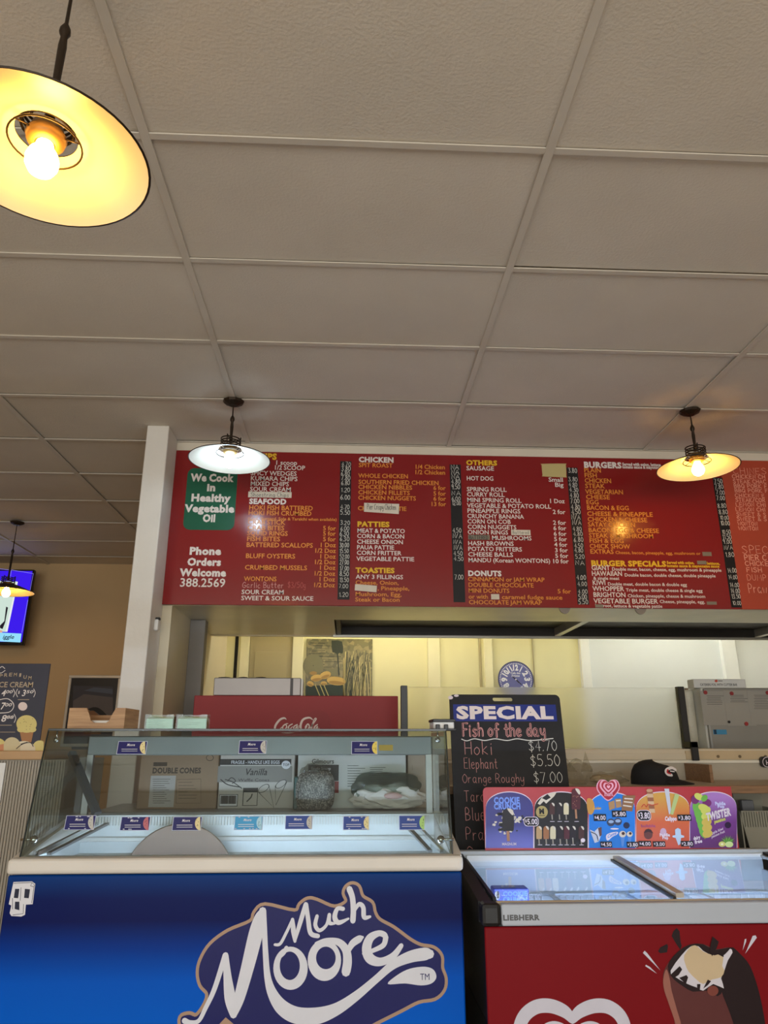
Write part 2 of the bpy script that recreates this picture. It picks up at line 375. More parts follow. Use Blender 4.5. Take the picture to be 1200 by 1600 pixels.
    def build(s, parent, labels={}):
        out = {}
        for nme, mb in s.parts.items():
            out[nme] = mb.build(nme.split('#')[0], parent, fix=False)
            if nme in labels: out[nme]['label'] = labels[nme]
        return out

# ================================================================== THE SETTING
CEIL = CH+1.72
XL, XR, YF, YB = -5.0, 3.7, -3.6, 7.3          # room
YM = 4.07                                       # plane of the menu bulkhead
ZB = CH+0.733                                   # underside of the bulkhead
YK = 6.0                                        # kitchen back wall
m_ceil = M('ceiling_tile_paint', (212, 201, 184), 0.75, var=0.05, scale=2.5, bump=0.16, bscale=110)
m_rail = M('ceiling_rail_paint', (208, 198, 182), 0.5, var=0.05, scale=5)
m_dark = M('dark_gap', (28, 24, 20), 0.9, var=0.1)
m_tan = M('tan_wall_paint', (206, 174, 128), 0.7, var=0.06, scale=1.5, bump=0.05, bscale=80)
m_off = M('offwhite_paint', (214, 202, 182), 0.6, var=0.06, scale=4, bump=0.06, bscale=50)
m_column = M('column_paint', (222, 216, 206), 0.6, var=0.05, scale=5, bump=0.1, bscale=40)
m_floor = M('floor_vinyl', (188, 178, 164), 0.35, var=0.15, scale=3)
m_soffit = M('soffit_laminate', (206, 194, 164), 0.3, var=0.08, scale=3)
m_black = M('black_plastic', (18, 18, 20), 0.4, var=0.1)
m_alu = M('brushed_aluminium', (150, 150, 150), 0.35, 0.8, var=0.08, scale=15)
m_chrome = M('chrome', (210, 210, 210), 0.12, 1.0, var=0)
m_white = M('white_plastic', (225, 224, 220), 0.4, var=0.04)

struct(MB().box(XL, XR, YF, YB, -0.06, 0, m_floor).build('floor'))
ceil = struct(MB().box(XL, XR, YF, YB, CEIL+0.022, CEIL+0.10, m_dark).build('ceiling'))
GX, GY, PXG, PYG = -0.630, 3.483, 1.2187, 0.5815
cols = [GX+PXG*k for k in range(-4, 5)]; rows = [GY+PYG*k for k in range(-13, 8)]
tile_me = None
for i in range(len(cols)-1):
    for j in range(len(rows)-1):
        x0, x1, y0, y1 = cols[i], cols[i+1], rows[j], rows[j+1]
        cxm, cym = (x0+x1)/2, (y0+y1)/2
        if x1 > XR+0.6 or x0 < XL-0.6 or cym > YB or (cxm > -1.0 and cym > YM): continue
        if tile_me is None:
            o = MB().box(-PXG/2+0.006, PXG/2-0.006, -PYG/2+0.006, PYG/2-0.006, 0, 0.016, m_ceil, 0.003).build('ceiling_tile', ceil); tile_me = o.data
        else:
            o = link_mesh('ceiling_tile', tile_me, ceil)
        o.location = (cxm+random.uniform(-.003, .003), cym+random.uniform(-.003, .003), CEIL+0.004+random.uniform(0, .006))
        o.rotation_euler = (random.uniform(-.002, .002), random.uniform(-.001, .001), random.uniform(-.003, .003))
for x in cols:
    if XL < x < XR: MB().box(x-0.014, x+0.014, YF, YB if x < -1.0 else YM, CEIL-0.004, CEIL+0.003, m_rail, 0.001).build('ceiling_rail', ceil)
for y in rows:
    if YF < y < YB:
        MB().box(XL, XR if y < YM else -1.2, y-0.012, y+0.012, CEIL-0.002, CEIL+0.003, m_rail, 0.001).build('ceiling_cross_rail', ceil)
struct(MB().box(XL, -1.17, YB, YB+0.12, 0, CEIL+.1, m_tan).build('wall_back'))
struct(MB().box(XL-0.12, XL, YF, YB, 0, CEIL+.1, m_tan).build('wall_left'))
struct(MB().box(XR, XR+0.12, YF, YK, 0, CEIL+.1, m_off).build('wall_right'))
wf = MB(); a0, a1, b0, b1 = -3.4, 2.6, 0.45, 2.65
wf.box(XL, a0, YF-0.15, YF, 0, CEIL+.1, m_off).box(a1, XR, YF-0.15, YF, 0, CEIL+.1, m_off)
wf.box(a0, a1, YF-0.15, YF, 0, b0, m_off).box(a0, a1, YF-0.15, YF, b1, CEIL+.1, m_off)
struct(wf.build('wall_front'))
win = MB()
for x in (a0+.03, -1.4, 0.6, a1-.03): win.box(x-.03, x+.03, YF-.12, YF-.04, b0, b1, m_alu)
win.box(a0, a1, YF-.12, YF-.04, b0, b0+.06, m_alu).box(a0, a1, YF-.12, YF-.04, b1-.06, b1, m_alu)
wo = struct(win.build('window_1'))
for xa, xb in ((a0+.06, -1.43), (-1.37, .57), (.63, a1-.06)):
    MB().box(xa, xb, YF-.083, YF-.077, b0+.06, b1-.06, glassmat('window_glass', (250, 252, 252))).build('pane', wo)

# column and the partition behind it
struct(MB().box(-1.175, -1.052, 3.85, YM+0.01, 0, CEIL+0.01, m_column, 0.004).build('wall_column'))
m_part = M('partition_cream', (206, 194, 166), 0.6, var=0.05, scale=2)
struct(MB().box(-1.17, -1.0, YM+0.012, YB, 0, CEIL+.1, m_part).build('wall_partition'))
# grey upright post against the partition
m_post = M('grey_post_paint', (120, 114, 106), 0.5, var=0.08)
struct(MB().box(-1.0, -0.905, 4.58, 4.66, 0, ZB-0.002, m_post, 0.002).build('trim_1'))

# bulkhead carrying the menu: fascia, soffit panels, hood recess
bk = MB()
bk.box(-1.052, XR, YM+0.012, YM+0.05, ZB, CEIL+0.02, m_soffit)
bk.box(-1.0, XR, YM+0.05, 4.55, ZB, ZB+0.02, M('soffit_steel', (214, 206, 184), 0.38, 0.75, var=0.1, scale=4))
bk.box(-1.0, -0.10, 4.55, 5.27, ZB+0.001, ZB+0.02, m_soffit)
bk.box(-1.0, XR, 5.27, 5.31, ZB-0.004, CEIL, m_soffit)
struct(bk.build('wall_bulkhead'))
struct(MB().box(-1.052, XR, YM-0.012, YM+0.012, CH+1.664, CEIL-0.003, m_off, 0.003).build('trim_2'))
struct(MB().box(-1.093, -1.053, YM-0.06, YM+0.02, ZB-0.01, CH+1.70, m_off, 0.004).build('trim_3'))
m_hood = M('hood_dark_steel', (46, 42, 38), 0.45, 0.5, var=0.2, scale=5)
m_lip = M('hood_lip_steel', (190, 186, 176), 0.3, 0.7, var=0.1)
hood = thing('range_hood', 'dark steel extraction hood sunk behind the soffit under the menu board', 'range hood', (1.8, 4.9, ZB+0.06))
MB().box(-0.09, XR-.01, 4.56, 5.26, ZB+0.06, ZB+0.09, m_hood).build('filter_plate', hood)
MB().box(-0.09, -0.06, 4.56, 5.26, ZB+0.003, ZB+0.06, m_hood).build('side_wall', hood)
MB().box(-0.06, XR-.01, 5.235, 5.262, ZB+0.004, ZB+0.06, m_hood).build('rear_wall', hood)
MB().box(-0.06, XR-.01, 4.552, 4.575, ZB+0.004, ZB+0.06, m_hood).build('front_wall', hood)
for x in (1.52, 3.02): MB().box(x-0.022, x+0.022, 4.575, 5.235, ZB+0.004, ZB+0.06, m_lip, 0.002).build('divider', hood)
MB().box(-0.12, XR-.02, 5.255, 5.275, ZB-0.012, ZB+0.006, m_lip, 0.002).build('drip_lip', hood)

# kitchen shell
m_ky = M('kitchen_yellow_wall', (222, 216, 170), 0.6, var=0.05, scale=2)
m_kw = M('kitchen_white_wall', (222, 224, 220), 0.6, var=0.04, scale=2)
m_kt = M('kitchen_tan_door', (166, 154, 116), 0.6, var=0.05, scale=2)
m_kb = M('kitchen_batten', (230, 224, 186), 0.55, var=0.04)
m_kbw = M('kitchen_white_batten', (238, 238, 232), 0.5, var=0.03)
wk = struct(MB().box(-1.0, PY(906, 1040, YK).x, YK, YK+0.1, 0, CEIL+.1, m_ky).build('wall_kitchen'))
struct(MB().box(PY(906, 1040, YK).x, XR, YK, YK+0.1, 0, CEIL+.1, m_kw).build('wall_kitchen_white'))
struct(MB().box(-1.0, XR, 5.31, YK, CEIL, CEIL+.08, m_kw).build('ceiling_kitchen'))
def batten(xa, xb, m, d=0.025):
    xa, xb = PY(xa, 1030, YK).x, PY(xb, 1030, YK).x
    MB().box(xa, xb, YK-d, YK, 0.02, CEIL-.02, m, 0.003).build('batten', wk)
for a, b, m, d in ((366, 371, m_dark, .006), (375, 389, m_kb, .02), (457, 474, m_kb, .03), (668, 687, m_kb, .025), (748, 752, m_kt, .01), (756, 769, m_kb, .03), (832, 834, m_kt, .008), (906, 920, m_kbw, .04), (1126, 1148, m_kbw, .05)):
    batten(a, b, m, d)
dr = struct(MB().box(PY(390, 1030, YK).x, PY(457, 1030, YK).x, YK-0.012, YK, 0.02, 2.1+.12, m_kt, 0.003).build('door_1'))
MB().box(PY(398, 1030, YK).x, PY(449, 1030, YK).x, YK-0.018, YK-0.012, 0.2, 2.0, m_kt, 0.002).build('door_panel', dr)
# fluorescent battens that light the kitchen
def tube_light(xc, ln, col, power, label):
    t = thing('fluorescent_batten', label, 'lamp', (xc, 5.62, CEIL), 'kitchen ceiling lights')
    MB().box(xc-ln/2, xc+ln/2, 5.57, 5.67, CEIL-0.05, CEIL, m_white, 0.004).build('housing', t)
    MB().tube([(xc-ln/2+.04, 5.62, CEIL-0.075), (xc+ln/2-.04, 5.62, CEIL-0.075)], 0.014, emitmat('tube_glow_%d' % int(power), col, power), 10).build('tube', t)
    for s in (-1, 1): MB().box(xc+s*(ln/2-.03)-.012, xc+s*(ln/2-.03)+.012, 5.6, 5.64, CEIL-.095, CEIL-.05, m_white, .003).build('lamp_holder', t)
tube_light(0.35, 1.2, (255, 249, 226), 150, 'warm fluorescent batten on the kitchen ceiling above the canvas picture')
tube_light(2.6, 1.2, (244, 250, 250), 120, 'white fluorescent batten on the kitchen ceiling above the fridge')
# small white sensor on the partition
se = MB().box(-0.0, 0.022, -0.022, 0.022, -0.03, 0.03, m_white, 0.006, 2).box(0.002, 0.026, -.014, .014, 0.028, 0.042, m_black, 0.003)
o = se.build('wall_sensor'); o.location = (-1.052, 3.955, CH+0.60); tag(o, 'small white plastic holder on the side of the white column', 'wall fitting')
# grey half discs under the menu board
for k, (x, lab) in enumerate(((884, 'grey round tab under the menu board, left one of two'), (1003, 'grey round tab under the menu board, right one of two'))):
    p = PY(x, 950, YM-0.02); mb = MB()
    mb.prism([(p.x+0.034*math.cos(t*math.pi/12), YM-0.002, ZB+0.012-0.045*max(0, math.sin(t*math.pi/12))) for t in range(0, 13)] + [(p.x-0.034, YM-.002, ZB+.012+.02), (p.x+.034, YM-.002, ZB+.012+.02)], (0, 0.012, 0), M('grey_tab', (128, 118, 106), .5))
    tag(mb.build('round_tab', None, (p.x, YM, ZB)), lab, 'tab', 'round tabs under the menu board')

# ================================================================== MENU BOARDS
WHT = ink('cream_white', (226, 216, 208)); ORG = ink('orange', (222, 142, 52)); YEL = ink('yellow', (226, 178, 40))
BLK = ink('blackboard', (24, 22, 22), .5); CHALK = ink('chalk_white', (226, 222, 212), .8); PINK = ink('chalk_pink', (206, 146, 140), .8)
m_red = M('menu_red_gloss', (132, 22, 24), 0.16, var=0.04, scale=2, spec=0.6)
m_red2 = M('menu_orange_red', (172, 66, 42), 0.4, var=0.05, scale=2)
m_patch = M('paper_patch', (214, 204, 186), 0.7, var=0.05, scale=20); m_patch2 = M('tan_patch', (190, 172, 112), 0.6, var=0.04)
m_patchd = M('worn_tape', (128, 118, 100), 0.6, var=0.1, scale=30)
board = thing('menu_board', 'long red takeaway menu board above the serving counter', 'menu board', (0.55, YM, ZB+0.0))
XSPLIT = PY(1142, 840, YM-.012).x
panel = MB().box(-1.052, XSPLIT-.003, YM-0.012, YM, ZB, CH+1.664, m_red, 0.002).build('panel', board)
c = Canvas((0, YM-0.012, 0))
TX = 'lettering'
def lines(items, h, mat, font='b', part=TX):
    for it in items: c.text(part, mat, it[0], it[1], it[3], it[2], it[4] if len(it) > 4 else h, font)
# --- first panel
c.at(250, 690, 3.871)
gx0, gz0 = c.uv(137, 533); gx1, gz1 = c.uv(472, 165)
c.rectuv('green_panel', ink('bottle_green', (28, 92, 66), .35), gx0, gz0, gx1, gz1, 1, 0.04)
for t, x0, x1, y in (('We Cook', 188, 440, 238), ('in', 283, 337, 298), ('Healthy', 187, 425, 360), ('Vegetable', 152, 450, 424), ('Oil', 258, 336, 484), ('Phone', 177, 370, 682), ('Orders', 165, 370, 748), ('Welcome', 122, 400, 812)):
    c.text(TX, WHT, t, x0, y, x1, 42, 'h')
c.text(TX, WHT, '388.2569', 117, 877, 395, 50, 'b')
c.text(TX, YEL, 'CHIPS', 552, 106, 707, 34, 'h')
lines([('1 scoop', 695, 830, 140), ('1/2 SCOOP', 688, 877, 170), ('SPICY WEDGES', 548, 827, 203), ('KUMARA CHIPS', 547, 832, 235), ('MIXED CHIPS', 546, 780, 267), ('SOUR CREAM', 543, 793, 300), ('SOUR CREAM', 492, 750, 922), ('SWEET & SOUR SAUCE', 490, 928, 959)], 26, WHT)
c.text(TX, WHT, 'SEAFOOD', 540, 376, 765, 30, 'h')
lines([('HOKI FISH BATTERED', 537, 925, 412), ('HOKI FISH CRUMBED', 533, 917, 444), ('(Cod, Gurnard, Sole & Tarakihi when available)', 530, 1070, 473, 17), ('CRAB STICK', 530, 757, 500), ('CRAB BITES', 527, 752, 534), ('SQUID RINGS', 526, 773, 567), ('FISH BITES', 524, 727, 601), ('BATTERED SCALLOPS', 521, 925, 637), ('BLUFF OYSTERS', 517, 818, 704), ('CRUMBED MUSSELS', 512, 890, 774), ('WONTONS', 508, 705, 843)], 27, ORG)
lines([('5 for', 985, 1063, 537), ('5 for', 985, 1062, 569), ('5 for', 985, 1062, 603), ('1 Doz', 965, 1063, 638), ('1/2 Doz', 932, 1063, 672), ('1 Doz', 962, 1062, 707), ('1/2 Doz', 930, 1061, 741), ('1 Doz', 960, 1060, 775), ('1/2 Doz', 928, 1059, 810), ('1 Doz', 957, 1058, 845), ('1/2 Doz', 925, 1057, 880)], 26, ORG)
c.rect('paper_patch#1', m_patch, 535, 302, 795, 341, 2)
HB = ink('marker_black', (40, 44, 44))
c.text('paper_patch#1', HB, 'Shoestring Chips', 548, 333, 782, 24, 'hand', 3, wd=.09, jit=.03)
c.text('handwriting#1', PINK, 'Garlic Butter', 497, 884, 752, 34, 'hand', 2, wd=.1, jit=.04)
c.text('handwriting#2', ink('faded_pink', (190, 84, 78)), '$3/50g', 772, 884, 886, 34, 'hand', 2, wd=.07, jit=.04)
def strip(x0, y0, x1, y1, prices, x, xr, h, pc):
    a, b = c.uv(x0, y0), c.uv(x1, y1)
    # the strip is upright on the board, so its top and bottom share one width
    t = c.uv(x0, y0)[0]; wdt = 0.068
    c.rectuv('price_strip#%d' % x0, BLK, t, b[1], t+wdt, a[1], 1)
    for txt, y in prices:
        bb = c.uv(x0, y)[1]; hh = abs(c.uv(x0, y-h)[1]-bb)
        c.textuv('price_strip#%d' % x0, CHALK, txt, t+0.006+random.uniform(0, .004), bb, hh*random.uniform(.92, 1.08), wdt*random.uniform(.78, .86), 'hand', 2, 0, .085, .05)
strip(1090, 118, 1140, 956, [('4.70', 148), ('3.80', 178), ('6.80', 205), ('7.80', 232), ('6.80', 262), ('1.20', 305), ('6.00', 350), ('4.70', 408), ('5.50', 442), ('3.20', 503), ('6.00', 538), ('6.30', 570), ('6.30', 603), ('30.00', 640), ('15.50', 674), ('52.00', 708), ('27.00', 743), ('17.00', 780), ('8.50', 813), ('13.50', 849), ('7.00', 886), ('1.20', 938)], 0, 0, 27, 0)
# --- second panel
c.at(540, 690, 5.926)
c.text(TX, WHT, 'CHICKEN', 122, 188, 448, 44, 'h')
lines([('SPIT ROAST', 120, 436, 236), ('WHOLE CHICKEN', 118, 580, 334), ('SOUTHERN FRIED CHICKEN', 118, 864, 392), ('CHICKEN NIBBLES', 116, 617, 438), ('CHICKEN FILLETS', 116, 595, 488), ('CHICKEN NUGGETS', 115, 652, 538), ('CHICKEN PATTIE', 112, 564, 636), ('1/4 Chicken', 638, 922, 252), ('1/2 Chicken', 636, 924, 302), ('6 for', 812, 926, 448), ('5 for', 812, 927, 500), ('6 for', 812, 928, 547), ('13 for', 786, 929, 597)], 38, ORG)
c.text(TX, YEL, 'PATTIES', 108, 786, 408, 44, 'h')
lines([('MEAT & POTATO', 106, 550, 843), ('CORN & BACON', 105, 546, 893), ('CHEESE ONION', 104, 534, 945), ('PAUA PATTIE', 103, 450, 997), ('CORN FRITTER', 102, 516, 1048), ('VEGETABLE PATTIE', 100, 636, 1103), ('ANY 3 FILLINGS', 94, 533, 1270)], 38, WHT)
c.text(TX, YEL, 'TOASTIES', 94, 1213, 455, 44, 'h')
lines([('Cheese, Onion,', 90, 493, 1323), (', Pineapple,', 295, 592, 1376), ('Mushroom, Egg,', 88, 520, 1430), ('Steak or Bacon', 87, 503, 1480)], 37, ORG)
c.poly('paper_patch#2', m_patch, [(172, 568), (496, 578), (492, 672), (170, 650)], 3)
c.text('paper_patch#2', HB, 'Pier Crispy Chicken', 200, 628, 470, 50, 'hand', 4, wd=.07, jit=.03)
c.poly('paper_patch#3', m_patch, [(88, 1320), (290, 1335), (286, 1396), (84, 1378)], 3)
strip(962, 212, 1085, 1488, [('NA', 258), ('NA', 305), ('NA', 345), ('4.80', 390), ('9.50', 440), ('NA', 497), ('6.00', 545), ('12.00', 588), ('4.50', 842), ('N/A', 893), ('N/A', 945), ('N/A', 1000), ('4.50', 1055), ('4.50', 1102), ('7.00', 1275)], 0, 0, 40, 0)
# --- third panel
c.at(710, 690, 5.714)
c.text(TX, YEL, 'OTHERS', 106, 208, 383, 40, 'h')
lines([('SAUSAGE', 106, 354, 256), ('HOT DOG', 108, 350, 346), ('SPRING ROLL', 110, 466, 443), ('CURRY ROLL', 111, 448, 489), ('MINI SPRING ROLL', 112, 598, 539), ('VEGETABLE & POTATO ROLL', 113, 862, 588), ('PINEAPPLE RINGS', 114, 590, 635), ('CRUNCHY BANANA', 115, 620, 683), ('CORN ON COB', 116, 503, 730), ('CORN NUGGETS', 117, 554, 779), ('ONION RINGS', 118, 480, 826), ('MUSHROOMS', 333, 690, 878), ('HASH BROWNS', 120, 530, 926), ('POTATO FRITTERS', 121, 604, 976), ('CHEESE BALLS', 122, 525, 1025), ('MANDU (Korean WONTONS)', 123, 857, 1076), ('10 for', 872, 1020, 1086),
  ('Small', 840, 972, 358), ('Big', 896, 974, 404), ('1 Doz', 845, 984, 549), ('2 for', 878, 990, 646), ('2 for', 880, 996, 742), ('6 for', 883, 998, 791), ('6 for', 886, 1000, 841), ('5 for', 889, 1004, 889), ('4 for', 892, 1008, 938), ('3 for', 896, 1012, 988), ('5 for', 899, 1016, 1038)], 37, WHT)
c.text(TX, WHT, 'DONUTS', 122, 1198, 422, 44, 'h')
lines([('CINNAMON or JAM WRAP', 120, 805, 1246), ('DOUBLE CHOCOLATE', 123, 708, 1297), ('MINI DONUTS', 124, 492, 1348), ('5 for', 920, 1040, 1355), ('or with', 126, 302, 1402), ('caramel fudge sauce', 422, 965, 1406), ('CHOCOLATE JAM WRAP', 128, 782, 1452)], 37, ORG)
c.poly('paper_patch#4', m_patch2, catmull([(782, 200), (985, 198), (994, 210), (998, 308), (985, 320), (795, 312), (786, 300), (778, 212)], 3, True), 3)
c.rect('paper_patch#5', m_patch, 505, 788, 680, 838, 3)
c.text('paper_patch#5', HB, 'Battered', 520, 826, 668, 30, 'hand', 4, wd=.09, jit=.03)
c.rect('paper_patch#6', m_patchd, 122, 832, 316, 878, 3)
c.text('paper_patch#6', HB, 'BATTERED', 134, 872, 304, 34, 'hand', 4, wd=.12, jit=.03)
c.rect('paper_patch#7', m_patch, 326, 1362, 402, 1410, 3)
strip(1000, 232, 1180, 1455, [('3.80', 278), ('3.80', 355), ('4.80', 402), ('4.30', 449), ('4.80', 500), ('7.00', 550), ('4.80', 604), ('4.50', 648), ('N/A', 693), ('N/A', 742), ('4.80', 797), ('4.80', 842), ('6.80', 895), ('4.50', 947), ('4.80', 990), ('5.20', 1043), ('NA', 1100), ('4.00', 1232), ('4.00', 1288), ('4.00', 1355), ('5.00', 1405), ('5.50', 1450)], 0, 0, 40, 0)
# --- fourth panel
c.at(900, 690, 4.0)
c.text(TX, WHT, 'BURGERS', 50, 162, 286, 34, 'h')
lines([('Served with onion, lettuce,', 290, 535, 150, 17), ('tomato sauce & mayonnaise', 290, 545, 167, 17)], 17, WHT, 'h')
lines([('PLAIN', 50, 158, 192), ('FISH', 52, 133, 224), ('CHICKEN', 54, 222, 257), ('STEAK', 57, 180, 290), ('VEGETARIAN', 59, 296, 326), ('CHEESE', 62, 212, 359), ('EGG', 64, 144, 392), ('BACON & EGG', 67, 332, 426), ('CHEESE & PINEAPPLE', 69, 480, 464), ('CHICKEN & CHEESE', 72, 445, 499), ('SATAY CHICKEN', 74, 371, 531), ('BACON, EGG & CHEESE', 77, 519, 566), ('STEAK & MUSHROOM', 80, 485, 600), ('FISH & EGG', 83, 300, 632), ('CHICK SHOW', 85, 338, 667), ('EXTRAS', 88, 236, 700), ('Cheese, bacon, pineapple, egg, mushroom or', 246, 778, 702, 18)], 27, ORG)
c.text(TX, YEL, 'BURGER SPECIALS', 95, 776, 565, 32, 'h')
lines([('Served with onion,', 568, 740, 764, 16), ('lettuce,', 818, 900, 769, 16), ('tomato sauce & mayonnaise sauce', 568, 896, 784, 16)], 16, YEL, 'h')
lines([('GIANT', 97, 213, 803), ('HAWAIIAN', 98, 290, 838), ('KIWI', 103, 186, 896), ('WHOPPER', 104, 300, 933), ('BRIGHTON', 108, 312, 971), ('VEGETABLE BURGER', 111, 512, 1010)], 29, WHT)
lines([('Double meat, bacon, cheese, egg, mushroom & pineapple', 224, 908, 806), ('Double bacon, double cheese, double pineapple', 303, 872, 843), ('& single meat', 108, 270, 863), ('Double meat, double bacon & double egg', 198, 692, 899), ('Triple meat, double cheese & single egg', 312, 790, 937), ('Chicken, pineapple, cheese & mushroom', 323, 808, 973), ('Cheese, pineapple, egg,', 523, 806, 1009), (', lettuce & vegetable pattie', 222, 540, 1036), ('beetroot', 120, 220, 1034)], 19, WHT)
c.rect('paper_patch#8', m_patchd, 788, 690, 848, 716, 3); c.rect('paper_patch#9', m_patchd, 755, 745, 815, 768, 3); c.rect('paper_patch#10', m_patchd, 815, 1000, 880, 1020, 3); c.rect('paper_patch#11', m_patchd, 118, 1018, 170, 1038, 4)
strip(852, 225, 1010, 1037, [('7.50', 262), ('7.80', 295), ('7.00', 330), ('7.00', 366), ('8.80', 414), ('8.80', 453), ('10.00', 487), ('10.00', 522), ('10.50', 576), ('11.50', 608), ('9.00', 638), ('N/A', 674), ('1.80', 720), ('14.00', 818), ('14.00', 858), ('14.00', 908), ('14.00', 946), ('13.50', 980), ('10.00', 1020)], 0, 0, 27, 0)
c.build(panel, {'green_panel': 'bottle green rounded panel'})
# --- handwritten orange board
b2 = thing('menu_board', 'orange red board with handwritten pink menu right of the warm pendant lamp', 'menu board', (2.9, YM, ZB))
panel = MB().box(XSPLIT+.001, XR-.03, YM-0.013, YM, ZB, CH+1.664, m_red2, 0.002).build('panel', b2)
c = Canvas((0, YM-0.013, 0)); c.at(1120, 720, 6.667)
ROSE = ink('chalk_rose', (236, 160, 136), .7)
for t, x, y, h in (('CHINES', 175, 135, 62), ('CHICKEN CH', 162, 182, 38), ('STEAK CHAC', 172, 232, 38), ('BBQ PORK F', 182, 280, 38), ('BBQ PORK F', 190, 326, 36), ('CHICKEN E', 192, 378, 36), ('STEAK/COR', 196, 426, 38), ('LEMON CHI', 200, 474, 38), ('LEMON CHI', 198, 524, 38), ('SWEET & S', 208, 576, 38), ('SWEET & S', 212, 624, 38), ('WONTON', 220, 672, 38), ('WONTON', 228, 722, 38), ('SPECI', 268, 965, 78), ('PIER C', 288, 1034, 54), ('CHICKE', 298, 1092, 46), ('FISH', 312, 1158, 46), ('DUMP', 318, 1245, 60), ('Praw', 335, 1375, 92)):
    c.text('handwriting_line#%d' % y, ROSE, t, x, y, x+len(t)*{62: 60, 38: 35, 36: 35, 78: 62, 54: 40, 46: 42, 60: 53, 92: 50}[h], h, 'hand', 1, wd=.16 if h < 60 else .07, jit=.03)
c.build(panel)

# ================================================================== PENDANT LAMPS
m_bronze = M('lamp_bronze', (52, 40, 28), 0.45, 0.6, var=0.1)
m_shade_in = M('shade_inner_enamel', (240, 232, 212), 0.35, var=0.02)
def pendant(x, y, zs, glow, strength, label, r=0.206):
    t = thing('pendant_lamp', label, 'lamp', (x, y, zs), 'pendant lamps')
    MB().lathe((x, y, CEIL), [(0.0, -0.030), (0.022, -0.030), (0.050, -0.016), (0.056, -0.006), (0.056, -0.0045), (0, -.0045)], m_bronze, 10, False).build('ceiling_rose', t)
    zt = zs+0.125; zj = zt+(CEIL-zt)*0.42
    MB().lathe((x, y, 0), [(0.003, CEIL-0.03), (0.004, zj+.035), (0.011, zj+.02), (0.012, zj+.008), (0.007, zj-.004), (0.009, zj-.03), (0.007, zt+.01), (0.011, zt-.03)], m_bronze, 10).build('rod', t)
    cg = MB()                                                       # coil cage
    pts = [(x+0.050*math.cos(a), y+0.050*math.sin(a), zt-0.004-0.058*a/(2*math.pi*4)) for a in [k*math.pi/10 for k in range(81)]]
    cg.tube(pts, 0.0032, m_bronze, 6)
    for k in range(3):
        a = k*2*math.pi/3+.3; cg.tube([(x+.012*math.cos(a), y+.012*math.sin(a), zt-.02), (x+.050*math.cos(a), y+.050*math.sin(a), zt-.004), (x+.050*math.cos(a), y+.050*math.sin(a), zt-.068)], .003, m_bronze, 6)
    cg.build('coil_cage', t)
    prof = [(0.060, 0.058), (0.066, 0.056), (0.085, 0.050), (0.130, 0.032), (0.170, 0.013), (r-.004, 0.002), (r, 0.0)]
    sh = MB().lathe((x, y, zs), prof, m_bronze, 56).lathe((x, y, zs), [(r, 0), (r+.003, -.002), (r-.001, -.004)], m_bronze, 56)
    sh.build('shade', t, fix=False)
    MB().lathe((x, y, zs-.0025), [(a-(.002 if a > .1 else 0), b) for a, b in reversed(prof)], m_shade_in, 56).build('shade_lining', t, fix=False)
    MB().lathe((x, y, zs), [(0.012, .078), (0.030, .074), (0.034, .060), (0.040, .050), (0.036, .036), (0.024, .030), (0.02, .03)], M('socket_brass', (150, 118, 70), .4, .5), 24).build('socket', t)
    rg = MB().tube([(x+.070*math.cos(a), y+.070*math.sin(a), zs+.034) for a in [k*math.pi/18 for k in range(36)]], .0022, m_bronze, 6, True)
    for k in range(3):
        a = k*2*math.pi/3; rg.tube([(x+.04*math.cos(a), y+.04*math.sin(a), zs+.045), (x+.07*math.cos(a), y+.07*math.sin(a), zs+.034)], .0018, m_bronze, 5)
    rg.build('retaining_ring', t)
    MB().lathe((x, y, zs), [(0.0, -.046), (.012, -.044), (.024, -.036), (.031, -.022), (.032, -.008), (.027, .008), (.019, .020), (.016, .032)], emitmat(glow[0], glow[1], strength), 24).build('bulb', t)
WARM = ('warm_bulb_glow', (255, 188, 80)); COOL = ('cool_bulb_glow', (205, 232, 255))
pendant(-0.632, 1.20, CH+1.125, WARM, 72, 'large near pendant lamp glowing yellow, cut by the left edge of the photo')
pendant(-0.630, 3.49, CH+1.385, COOL, 58, 'pendant lamp with a cool white bulb in front of the green panel')
pendant(1.832, 3.49, CH+1.385, WARM, 72, 'pendant lamp with a warm yellow bulb in front of the burger list')
pendant(-2.735, 5.80, CH+1.14, WARM, 72, 'far pendant lamp hanging in front of the blue screen')

# ================================================================== ICE CREAM SCOOPING CABINET (blue)
def z(r): return CH+r
m_beige = M('beige_abs_rim', (220, 215, 206), 0.4, var=0.05, scale=6)
m_liner = M('white_liner', (225, 230, 232), 0.3, var=0.05, scale=8)
m_glass = glassmat('cabinet_glass', (228, 233, 231), 0.01, 1.42)
m_edge = M('dark_glass_edge', (20, 30, 28), 0.25, var=0)
m_ledge = M('led_bar_grey', (128, 132, 130), 0.4, 0.3, var=0.06)
sc = thing('scooping_cabinet', 'blue ice cream scooping cabinet with a slanted glass front', 'display freezer', (-0.345, 2.9, 0))
blue = rampmat('cabinet_blue_print', 2, [(0.40, (0, 100, 214)), (0.60, (0, 88, 200)), (0.69, (0, 54, 146)), (0.765, (3, 18, 84)), (0.83, (2, 22, 88)), (0.90, (2, 56, 126))], 0.3, 0.12)
MB().box(-1.065, 0.373, 2.585, 3.20, 0.06, z(-.405), m_white, 0.006).build('body', sc)
MB().box(-1.02, 0.33, 2.65, 3.15, 0.0, 0.06, m_black).build('plinth', sc)
cab_front = MB().box(-1.066, 0.374, 2.570, 2.584, 0.08, z(-.402), blue, 0.004).build('front_panel', sc)
rim = MB().box(-1.072, 0.380, 2.562, 2.645, z(-.400), z(-.354), m_beige, 0.012, 3)
